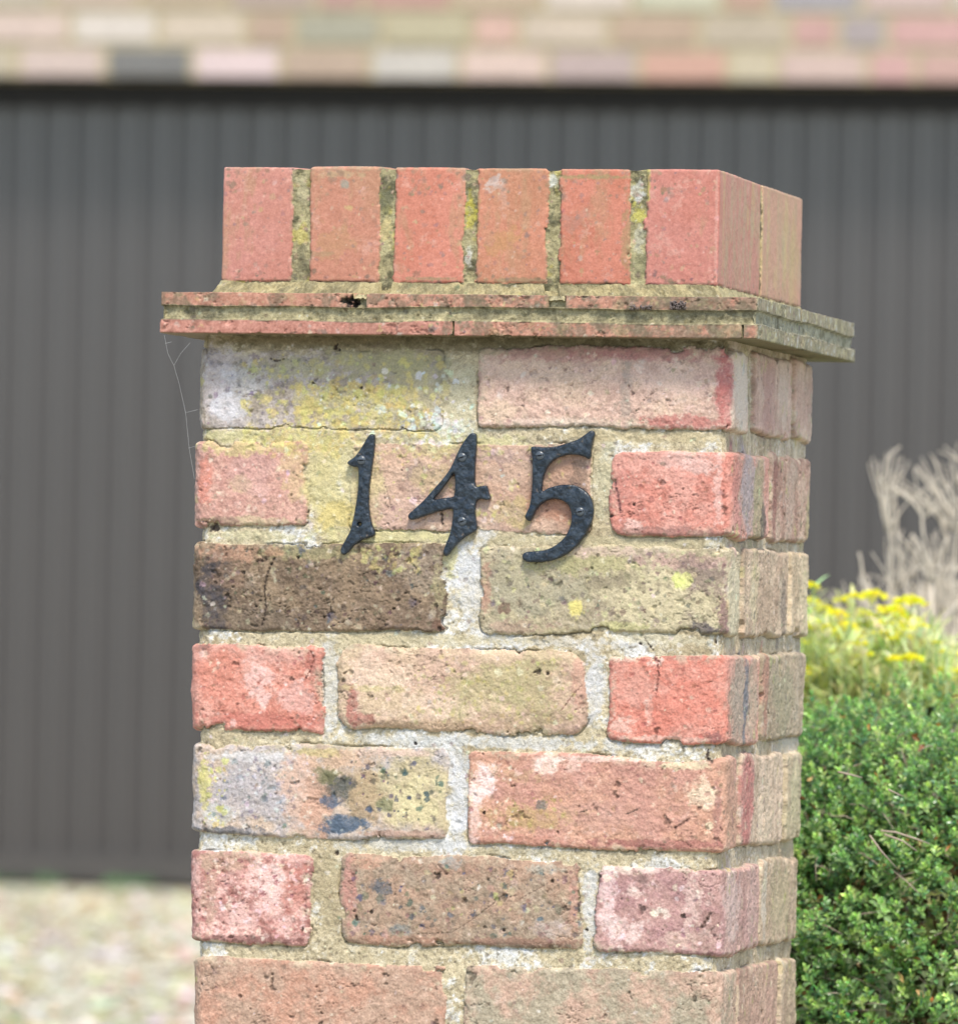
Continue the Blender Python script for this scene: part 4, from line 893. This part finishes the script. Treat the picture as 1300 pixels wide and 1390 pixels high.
CH = .0935; z = DH; r_i = 0; cnt = 0
box_f = np.array([(0, 1, 3, 2), (4, 6, 7, 5), (0, 4, 5, 1), (2, 3, 7, 6), (0, 2, 6, 4), (1, 5, 7, 3)])
def add_brick(u0, u1, z0, z1, d0, d1, c):
    global cnt
    vs = [hp(u, d, zq) for u in (u0, u1) for d in (d0, d1) for zq in (z0, z1)]
    BV.extend(vs); BF.extend((box_f + cnt).tolist()); cnt += 8; BC.extend([c] * 8)
zrow = 0.0; r_i = 0
nrow = int(round(DH / CH)); CH2 = DH / nrow
while zrow < 3.3:
    u = -4.6 + g6.uniform(-.2, 0)
    while u < 5.2:
        ln = .215 if g6.random() < .6 else .105
        c = pal[g6.choice(len(pal), p=wts)] + g6.normal(0, 5, 3); c = c + (c.mean() - c) * .15
        inopen = (u + ln > D0 and u < D1 and zrow < DH - .01)
        if not inopen: add_brick(u, u + ln, zrow + .001, zrow + CH2 - .019, -.004 + g6.uniform(0, .002), .10, lin(np.clip(c, 0, 255)) * .72)
        elif u < D0 < u + ln: add_brick(u, D0, zrow + .001, zrow + CH2 - .019, -.004, .10, lin(np.clip(c, 0, 255)) * .72)
        u += ln + .022
    zrow += CH2; r_i += 1
wall = link('wall', np_mesh('wall', BV, BF, np.array(BC), False), M_hb, house)
mb = Bag()
def hbox(B, u0, u1, d0, d1, z0, z1):
    B.add([hp(u, d, zq) for u in (u0, u1) for d in (d0, d1) for zq in (z0, z1)], box_f.tolist())
hbox(mb, -4.6, D0 - .012, .004, .30, -.05, 3.3); hbox(mb, D1 + .012, 5.2, .004, .30, -.05, 3.3); hbox(mb, D0 - .012, D1 + .012, .004, .30, DH + .001, 3.3)
mb.build('mortar', M_hm, wall)
# body of the house and roof
M_tilr, n, l, p = new_mat('roof_tile', .9); p.inputs['Base Color'].default_value = (.12, .07, .05, 1)
rb = Bag(); ro = [hp(u, d, zq) for u in (-4.9, 5.5) for d, zq in ((-.4, 3.2), (3.2, 5.4), (6.8, 3.2), (6.8, 3.34), (3.2, 5.56), (-.4, 3.34))]
rb.add(ro, [(0, 1, 4, 5), (1, 2, 3, 4), (11, 10, 7, 6), (10, 9, 8, 7), (5, 4, 10, 11), (4, 3, 9, 10), (0, 6, 7, 1), (1, 7, 8, 2), (0, 5, 11, 6), (2, 8, 9, 3)])
rb.build('roof', M_tilr, house)
sw = Bag(); hbox(sw, -4.6, -4.3, .301, 6.4, -.05, 3.3); hbox(sw, 4.9, 5.2, .301, 6.4, -.05, 3.3); hbox(sw, -4.3, 4.9, 6.1, 6.4, -.05, 3.3)
sw.build('side_wall', M_hm, house)
# door: ribbed sheet set back under the wall
M_door, n, l, p = new_mat('brown_door_paint', .22, 1.0); 
tcn = n.new('ShaderNodeTexCoord'); nz_ = n.new('ShaderNodeTexNoise'); nz_.inputs['Scale'].default_value = 2.5; nz_.inputs['Detail'].default_value = 5; l.new(tcn.outputs['Object'], nz_.inputs['Vector'])
rp = n.new('ShaderNodeValToRGB'); rp.color_ramp.elements[0].color = (.040, .036, .037, 1); rp.color_ramp.elements[1].color = (.048, .043, .043, 1)
l.new(nz_.outputs['Fac'], rp.inputs[0]); l.new(rp.outputs[0], p.inputs['Base Color'])
DB = .20; pitch = .0925
dz0, dz1 = .02, DH + .05
pts = []; u = D0 - .05
while u < D1 + .05:
    pts += [(u, DB), (u + .046, DB), (u + .056, DB + .012), (u + .0825, DB + .012)]; u += pitch
n0 = len(pts); V = [hp(a, d, zq) for zq in np.linspace(dz0, dz1, 12) for a, d in pts]
Fc = [(r0 * n0 + k, r0 * n0 + k + 1, (r0 + 1) * n0 + k + 1, (r0 + 1) * n0 + k) for r0 in range(11) for k in range(n0 - 1)]
door = link('garage_door', np_mesh('garage_door', V, Fc, None, False), M_door, house)
fr = Bag(); hbox(fr, D0 - .01, D1 + .01, DB - .032, DB - .004, .012, .082)
fr.build('bottom_rail', M_door, door)
dk = Bag(); hbox(dk, D0 - .05, D1 + .05, DB + .045, DB + .075, 0, DH + .05); dk.build('backing', M_door, door)
frm = Bag(); hbox(frm, D0 + .001, D1 - .001, DB - .06, DB - .034, DH - .065, DH - .0012)
M_frame, n, l, p = new_mat('shade_door_frame', .7); p.inputs['Base Color'].default_value = (.008, .008, .009, 1)
frm.build('head_shade_frame', M_frame, door)  # frame near-black to paint the band of shade under the wall

# ================================================================== PLANTS
def unit(a): return a / (np.linalg.norm(a, axis=-1, keepdims=True) + 1e-9)
def leaves(base, direc, nrm, ln, wd, fold=.25, curl=.15):
    """folded pointed leaves: base (n,3), direc, nrm, ln, wd -> V (n*6), F"""
    side = unit(np.cross(direc, nrm)); nrm = unit(np.cross(side, direc))
    L_, w_ = ln[:, None], wd[:, None]
    a = base; m1 = base + direc * L_ * .5 + nrm * L_ * curl * .3
    tip = base + direc * L_ - nrm * L_ * curl * .3
    l1 = base + direc * L_ * .45 + side * w_ * .5 + nrm * w_ * fold; r1 = base + direc * L_ * .45 - side * w_ * .5 + nrm * w_ * fold
    l2 = base + direc * L_ * .78 + side * w_ * .33 + nrm * w_ * fold * .5; r2 = base + direc * L_ * .78 - side * w_ * .33 + nrm * w_ * fold * .5
    V = np.stack([a, m1, tip, l1, r1, l2, r2], 1)
    F_ = np.array([(0, 1, 3), (0, 4, 1), (1, 5, 3), (1, 2, 5), (1, 4, 6), (1, 6, 2)])
    n_ = len(base)
    return V.reshape(-1, 3), (F_[None] + np.arange(n_)[:, None, None] * 7).reshape(-1, 3), 7

M_leaf = tint_mat('leaf', .30, .6, 0, 300, .12, .28)
M_twig = tint_mat('twig', .85, .2, 0, 300, .2)
g7 = np.random.default_rng(77)
# --- evergreen shrub beside the pillar: lumpy mound
HC = np.array([.74, 7.86, .10]); HR = np.array([.58, .40, .520])
def mound(n_, c, r, lump=.07, seed=1, zmin=-.1):
    d = unit(g7.normal(size=(n_, 3))); d = d[d[:, 2] > zmin]
    dn = d; d = np.sign(d) * np.abs(d) ** .65
    k = 1 + lump * fbm(d[:, 0] * 1.0 + d[:, 2] * .6, d[:, 1] * 1.0 - d[:, 2] * .8, .45, 3, seed) * 1.3
    return c + d * r * k[:, None], unit(dn + d * .3)
NR_ = 24000
P0, Nn = mound(NR_ * 2, HC, HR, .07, 4, -.22)
kp = (P0[:, 2] > .0) & ((Nn[:, 1] < .35)); P0, Nn = P0[kp], Nn[kp]
# drop roots that would sit inside the pillar
loc = P0 - SFL; inx = (loc @ NR < SW + .012) & (-(loc @ NF) < SD + .012) & (loc @ NR > -.01) & (-(loc @ NF) > -.01)
P0, Nn = P0[~inx], Nn[~inx]
dep = g7.random(len(P0)) ** 1.1 * .085 + np.clip(fbm(P0[:, 0], P0[:, 2] + P0[:, 1] * .5, .05, 3, 7), 0, 1) * .03; P0 = P0 - Nn * dep[:, None]
nros = len(P0)
axis = unit(Nn * .8 + np.array([0, -.15, .65]) + g7.normal(0, .42, (nros, 3)))
LV, LF, LC = [], [], []; off = 0
t1_ = unit(np.cross(axis, g7.normal(size=(nros, 3)))); t2_ = np.cross(axis, t1_)
szr = g7.uniform(.75, 1.25, nros)
hue = g7.random(nros)
clump = fbm(P0[:, 0], P0[:, 2] + P0[:, 1] * .5, .06, 3, 5)
for wh in range(5):                      # five whorls of a pair or three leaves up the shoot tip
    for k in range(2 if wh < 4 else 3):
        a = wh * 1.35 + k * (math.pi if wh < 4 else 2.1) + g7.normal(0, .25, nros)
        el = .25 + wh * .23 + g7.normal(0, .12, nros)
        dr = unit((t1_ * np.cos(a)[:, None] + t2_ * np.sin(a)[:, None]) * np.cos(el)[:, None] + axis * np.sin(el)[:, None])
        bs = P0 + axis * (wh * .0026 * szr)[:, None]
        ln = (.0092 - wh * .0009) * szr * g7.uniform(.8, 1.2, nros); wd = ln * g7.uniform(.42, .55, nros)
        v, f, nv = leaves(bs, dr, axis, ln, wd)
        LV.append(v); LF.append(f + off); off += len(v)
        col = np.array([88, 126, 80.]) + (hue[:, None] ** 2) * np.array([66, 50, 30]) + wh * np.array([15, 17, 7]) + clump[:, None] * 22 + g7.normal(0, 6, (nros, 3))
        LC.append(np.repeat(lin(np.clip(col, 5, 255)), nv, 0))
# scattered dry leaves
nd = 1500; sel = g7.choice(nros, nd)
dd = unit(g7.normal(size=(nd, 3))); v, f, nv = leaves(P0[sel] + Nn[sel] * .006, dd, unit(g7.normal(size=(nd, 3))), g7.uniform(.006, .014, nd), g7.uniform(.003, .006, nd))
LV.append(v); LF.append(f + off); off += len(v)
dc = np.array([(190, 120, 60), (150, 95, 55), (200, 165, 110), (120, 80, 50)])[g7.integers(0, 4, nd)]
LC.append(np.repeat(lin(dc), nv, 0))
shrub = empty('evergreen_shrub', (.8, 7.86, 0)); tag(shrub, 'dense low shrub with tiny glossy green leaves right beside the pillar', 'shrub')
fo = link('foliage', np_mesh('foliage', np.concatenate(LV), np.concatenate(LF), np.concatenate(LC), False), M_leaf, shrub)
# inner mass: old brown leaves on a lumpy inner mound
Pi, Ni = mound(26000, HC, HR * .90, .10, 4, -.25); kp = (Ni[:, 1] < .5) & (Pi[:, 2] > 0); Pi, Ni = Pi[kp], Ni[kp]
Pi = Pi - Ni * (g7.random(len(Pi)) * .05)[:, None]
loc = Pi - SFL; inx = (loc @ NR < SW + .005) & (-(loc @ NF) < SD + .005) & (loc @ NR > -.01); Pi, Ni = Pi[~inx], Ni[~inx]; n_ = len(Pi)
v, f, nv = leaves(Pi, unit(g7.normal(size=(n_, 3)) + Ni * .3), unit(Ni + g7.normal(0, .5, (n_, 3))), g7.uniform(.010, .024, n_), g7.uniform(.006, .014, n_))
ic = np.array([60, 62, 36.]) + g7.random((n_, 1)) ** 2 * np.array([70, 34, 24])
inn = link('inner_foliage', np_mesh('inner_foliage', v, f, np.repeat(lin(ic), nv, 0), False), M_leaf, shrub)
tw = Bag(); rg = random.Random(4)
for k in range(1100):
    i = rg.randrange(len(P0)); p0 = Vector(P0[i]); nn = Vector(Nn[i]); d = (nn * rg.uniform(-.2, .6) + Vector((rg.uniform(-1, 1), rg.uniform(-.6, .2), rg.uniform(-.8, .8)))).normalized()
    ln = rg.uniform(.02, .05); s_ = p0 - nn * .004
    tw.tube([s_, s_ + d * ln * .5 + nn * .006, s_ + d * ln], [.0007, .0006, .0003], 4)
Ysh = 7.40
for P_ in [[(1195, 1128), (1215, 1130), (1240, 1138), (1262, 1146)], [(1200, 1133), (1225, 1142), (1245, 1156)], [(1180, 1134), (1195, 1155), (1216, 1178)], [(1137, 1048), (1155, 1052), (1170, 1056)], [(1205, 1072), (1225, 1081)]]:
    tw.tube([world_at(x, y, Ysh - .0 + .004 * i) for i, (x, y) in enumerate(P_)], [.0010] * (len(P_) - 1) + [.0005], 5)
two = tw.build('twigs', None, shrub, True); two['kind'] = 'stuff'
M_tw1, n, l, p = new_mat('pale_twig', .85); p.inputs['Base Color'].default_value = (.34, .28, .22, 1); two.data.materials.append(M_tw1)

# --- yellow flowering plant behind the shrub
fp = empty('flowering_plant', (.62, 8.4, 0)); tag(fp, 'sprawling plant with grey green stems and flat bright yellow flower clusters behind the green shrub', 'plant')
g8 = np.random.default_rng(88)
stm = Bag(); FV, FF, FC = [], [], []; GV, GF, GC = [], [], []; fo_ = 0; go_ = 0
M_stem2, n, l, p = new_mat('grey_green_stem', .7); p.inputs['Base Color'].default_value = (.36, .46, .24, 1)
def flower_head(c, r):
    """a flat cluster of many small petals"""
    global fo_
    nf = 46
    a = g8.uniform(0, 6.28, nf); q = r * np.sqrt(g8.random(nf)); bs = np.stack([c[0] + q * np.cos(a), c[1] + q * np.sin(a), c[2] + (1 - (q / r) ** 2) * r * .45 + g8.normal(0, r * .08, nf)], 1)
    for k in range(3):
        a2 = g8.uniform(0, 6.28, nf); dr = unit(np.stack([np.cos(a2), np.sin(a2), g8.uniform(.1, .9, nf)], 1))
        v, f, nv = leaves(bs, dr, np.tile([0, 0, 1.], (nf, 1)), np.full(nf, r * .38), np.full(nf, r * .34))
        FV.append(v); FF.append(f + fo_); fo_ += len(v)
        FC.append(np.repeat(lin(np.clip(np.array([248, 244, 78]) + g8.normal(0, 9, (nf, 3)), 0, 255)), nv, 0))
heads = []
def stem_plant(x, y, z1, lean, r, big=True):
    global go_
    base_ = np.array([x + lean * .5, y, .02]); top_ = np.array([x + lean, y + g8.uniform(-.03, .03), z1])
    T = np.linspace(0, 1, 7)[:, None]; pts = base_ + (top_ - base_) * T; pts[:, 0] += np.sin(T[:, 0] * 2.5) * .02 * g8.uniform(-1, 1)
    stm.tube(pts, [.0016, .0015, .0013, .0012, .001, .0009, .0008], 4)
    nl = 90; t = g8.uniform(.45, 1.0, nl) ** .7; bs = base_ + (top_ - base_) * t[:, None]; bs[:, 0] += np.sin(t * 2.5) * 0
    a = g8.uniform(0, 6.28, nl); el = g8.uniform(.2, 1.1, nl); dr = np.stack([np.cos(a) * np.cos(el), np.sin(a) * np.cos(el), np.sin(el)], 1)
    v, f, nv = leaves(bs, dr, np.tile([0, 0, 1.], (nl, 1)), g8.uniform(.016, .034, nl), g8.uniform(.0035, .0060, nl))
    GV.append(v); GF.append(f + go_); go_ += len(v)
    GC.append(np.repeat(lin(np.clip(np.array([212, 224, 160]) + g8.random((nl, 1)) * [34, 24, 30] + g8.normal(0, 8, (nl, 3)), 0, 255)) * .92, nv, 0))
    if r > 0: flower_head(top_, r)
# named heads from the photograph
for (x, y, r_, Y) in [(1098, 798, 9, 8.29), (1185, 814, 14, 8.39), (1145, 818, 9, 8.44), (1160, 812, 8, 8.34), (1102, 820, 9, 8.34), (1235, 824, 17, 8.34), (1205, 835, 15, 8.34), (1222, 842, 12, 8.39), (1118, 832, 12, 8.44), (1135, 838, 12, 8.34), (1170, 838, 12, 8.44), (1240, 846, 10, 8.34), (1192, 852, 10, 8.39), (1150, 856, 12, 8.34), (1108, 850, 11, 8.29), (1225, 868, 12, 8.24), (1235, 898, 12, 8.14), (1215, 898, 9, 8.14), (1180, 878, 9, 8.29), (1128, 866, 9, 8.34)]:
    w_ = world_at(x, y, Y); stem_plant(w_.x, w_.y, w_.z, 0.0, r_ * 1.35 / 1200)
for k in range(860):
    x = g8.uniform(1040, 1330); Y = g8.uniform(8.20, 8.60)
    ytop = 842 + abs(x - 1170) * .10 + g8.uniform(0, 95) + (max(0, x - 1235) * .9)
    w_ = world_at(x, ytop, Y); stem_plant(w_.x, w_.y, w_.z, g8.uniform(-.04, .04), g8.uniform(5, 10) / 1200 if g8.random() < .95 - .5 * (ytop - 840) / 90 else 0)
stm.build('stems', M_stem2, fp, True)
M_soft = tint_mat('soft_leaf', .6, .3, 0, 300, .08, .45)
link('leaves', np_mesh('leaves', np.concatenate(GV), np.concatenate(GF), np.concatenate(GC), False), M_soft, fp)
M_pet = tint_mat('petal', .6, .3, 0, 300, .08, .45)
link('flower_heads', np_mesh('flower_heads', np.concatenate(FV), np.concatenate(FF), np.concatenate(FC), False), M_pet, fp)

# --- dead buff shrub further back
ds = empty('dead_shrub', (.8, 9.0, 0)); tag(ds, 'dry leafless pale brown shrub with drooping wispy twigs in front of the dark garage door', 'shrub')
M_dry, n, l, p = new_mat('dry_stem', .9); p.inputs['Base Color'].default_value = (.46, .38, .31, 1)
nz_ = n.new('ShaderNodeTexNoise'); nz_.inputs['Scale'].default_value = 30; rp = n.new('ShaderNodeValToRGB'); rp.color_ramp.elements[0].color = (.34, .285, .20, 1); rp.color_ramp.elements[1].color = (.68, .62, .52, 1)
l.new(nz_.outputs['Fac'], rp.inputs[0]); l.new(rp.outputs[0], p.inputs['Base Color'])
db = Bag(); wi = Bag(); rg = random.Random(12)
def wat(x, y, Y): return world_at(x, y, Y)
def stemline(P_, r0, r1, Y):
    pts = [wat(x, y, Y) for x, y in P_]
    # densify
    out = []
    for a, b_ in zip(pts[:-1], pts[1:]):
        for k in range(3): out.append(a.lerp(b_, k / 3) + Vector((rg.uniform(-1, 1), rg.uniform(-1, 1), rg.uniform(-1, 1))) * .0015)
    out.append(pts[-1]); n_ = len(out)
    db.tube(out, [(r0 + (r1 - r0) * i / (n_ - 1)) * .62 for i in range(n_)], 5)
    return out
def plume(x, y, L, ang, n_, Y, spread=.5, bend=1.2):
    for k in range(max(1, int(n_ * .30))):
        a = ang + rg.uniform(-spread, spread) * 1.3; pt = wat(x + rg.uniform(-4, 4), y + rg.uniform(-4, 4), Y + rg.uniform(-.05, .05)); pts = [pt]
        bd = bend * rg.uniform(.05, .75)
        for j in range(6):
            a += bd / 6; pt = pt + Vector((math.cos(a), rg.uniform(-.15, .15), math.sin(a))) * (L * rg.uniform(.7, 1.1) / 6 / 1160)
            pts.append(pt)
        wi.tube(pts, [.0011, .0011, .001, .0009, .0008, .0007, .0005], 4)
YD = 8.98
S1 = stemline([(1205, 960), (1206, 860), (1208, 800), (1212, 740), (1203, 690), (1198, 650), (1206, 620), (1222, 606)], .0045, .0015, YD)
stemline([(1245, 960), (1236, 860), (1228, 800), (1222, 750), (1216, 700), (1212, 640)], .005, .0015, YD + .1)
stemline([(1210, 660), (1225, 672), (1240, 682), (1250, 700), (1253, 730), (1262, 770), (1270, 790)], .0038, .002, YD - .05)
stemline([(1270, 960), (1282, 860), (1290, 800), (1296, 760), (1306, 680), (1304, 640)], .006, .002, YD)
stemline([(1262, 960), (1268, 840), (1278, 760), (1284, 730), (1276, 702), (1271, 694)], .0042, .003, YD + .08)
stemline([(1180, 900), (1176, 830), (1172, 790), (1168, 762), (1166, 750)], .003, .0022, YD - .1)
stemline([(1310, 700), (1290, 672), (1275, 640), (1262, 616)], .003, .001, YD)
stemline([(1225, 880), (1250, 850), (1265, 810), (1275, 770), (1282, 730)], .003, .002, YD + .1)
stemline([(1150, 930), (1165, 860), (1172, 800)], .003, .001, YD); stemline([(1190, 950), (1240, 770), (1300, 772), (1330, 770)], .004, .003, YD + .1)
stemline([(1232, 900), (1250, 870), (1300, 820), (1330, 800)], .006, .004, YD - .1)
for (x, y, L, a, n_, sprd, bd) in [(1205, 720, 110, 1.5, 34, .32, -1.5), (1204, 700, 90, 1.9, 16, .3, -1.6), (1215, 800, 90, 1.5, 30, .5, -1.0), (1255, 700, 70, 1.2, 14, .6, -1.2), (1295, 720, 110, 1.9, 36, .5, .7), (1290, 700, 90, 2.1, 22, .4, .5), (1170, 860, 90, 1.8, 22, .5, -.8), (1195, 860, 90, 1.6, 26, .6, .8),
                                   (1240, 840, 110, 1.4, 46, .8, .6), (1280, 830, 120, 1.5, 60, .9, .7), (1250, 900, 110, 1.5, 60, .9, .6), (1300, 880, 120, 1.6, 60, .9, -.6), (1150, 850, 50, 1.9, 12, .6, .8), (1125, 840, 50, 1.6, 10, .6, .8), (1318, 640, 60, 2.0, 16, .6, 1.0), (1265, 790, 80, 1.7, 22, .5, .9), (1300, 600 + 60, 70, 1.2, 16, .6, -1)]:
    plume(x, y, L, a, n_, YD + rg.uniform(-.1, .12), sprd, bd)
# low tangle: ends far right / low
for k in range(170):
    x = rg.uniform(1150, 1420); y = rg.uniform(max(800, 880 - (x - 1150) * .5), 1000)
    plume(x, y, rg.uniform(50, 110), rg.uniform(.6, 2.5), 1, YD + rg.uniform(-.2, .3), .3, rg.uniform(-1, 1))
for k in range(26):
    x = rg.uniform(1190, 1420); p0 = wat(x, 1000, YD + rg.uniform(-.1, .3)); p0.z = 0; p1 = wat(x + rg.uniform(-20, 20), rg.uniform(780, 900), p0.y)
    db.tube([p0, p0.lerp(p1, .5) + Vector((.01, 0, 0)), p1], [.004, .0035, .002], 5)
db.build('branches', M_dry, ds, True); wio = wi.build('wisps', M_dry, ds, True); wio['kind'] = 'stuff'
# dry curled leaves low in the dead shrub
g9 = np.random.default_rng(99); nl = 2600
bs = np.array([tuple(wat(g9.uniform(1185, 1420), 0, 9)) for _ in range(nl)]); 
zt = g9.uniform(.05, .70, nl); bs[:, 2] = zt; bs[:, 1] = 9.0 + g9.uniform(-.12, .3, nl)
bs[:, 2] -= np.clip(.62 - bs[:, 0], 0, 1) * .9
v, f, nv = leaves(bs, unit(g9.normal(size=(nl, 3))), unit(g9.normal(size=(nl, 3))), g9.uniform(.015, .035, nl), g9.uniform(.006, .013, nl))
dc = np.array([(206, 184, 160), (190, 160, 136), (160, 130, 108), (222, 208, 192)])[g9.integers(0, 4, nl)]
link('dry_leaves', np_mesh('dry_leaves', v, f, np.repeat(lin(dc) * .7, nv, 0), False), M_leaf, ds)

# weeds at the foot of the door
wd_ = Bag(); rg = random.Random(8)
M_weed, n, l, p = new_mat('weed_green', .6); p.inputs['Base Color'].default_value = (.10, .22, .07, 1)
WV, WF, WC = [], [], []; wo = 0
for k in range(36):
    u = rg.uniform(-2.3, 2.9); c = np.array(hp(u, DB - .12 - rg.random() * .06, .0)); nb = 9 + (10 if abs(u + .93) < .12 else 0)
    bs = c + g9.normal(0, .02, (nb, 3)) * [1, 1, 0]; dr = unit(g9.normal(size=(nb, 3)) * [1, 1, .3] + [0, 0, 1.1])
    v, f, nv = leaves(bs, dr, unit(g9.normal(size=(nb, 3))), g9.uniform(.02, .045, nb), g9.uniform(.006, .012, nb))
    WV.append(v); WF.append(f + wo); wo += len(v); WC.append(np.tile(lin((84, 130, 76)), (len(v), 1)))
wdo = link('weeds', np_mesh('weeds', np.concatenate(WV), np.concatenate(WF), np.concatenate(WC), False), M_leaf)
tag(wdo, 'line of small green weeds along the foot of the garage door', kind='stuff')
bpy.context.view_layer.update()
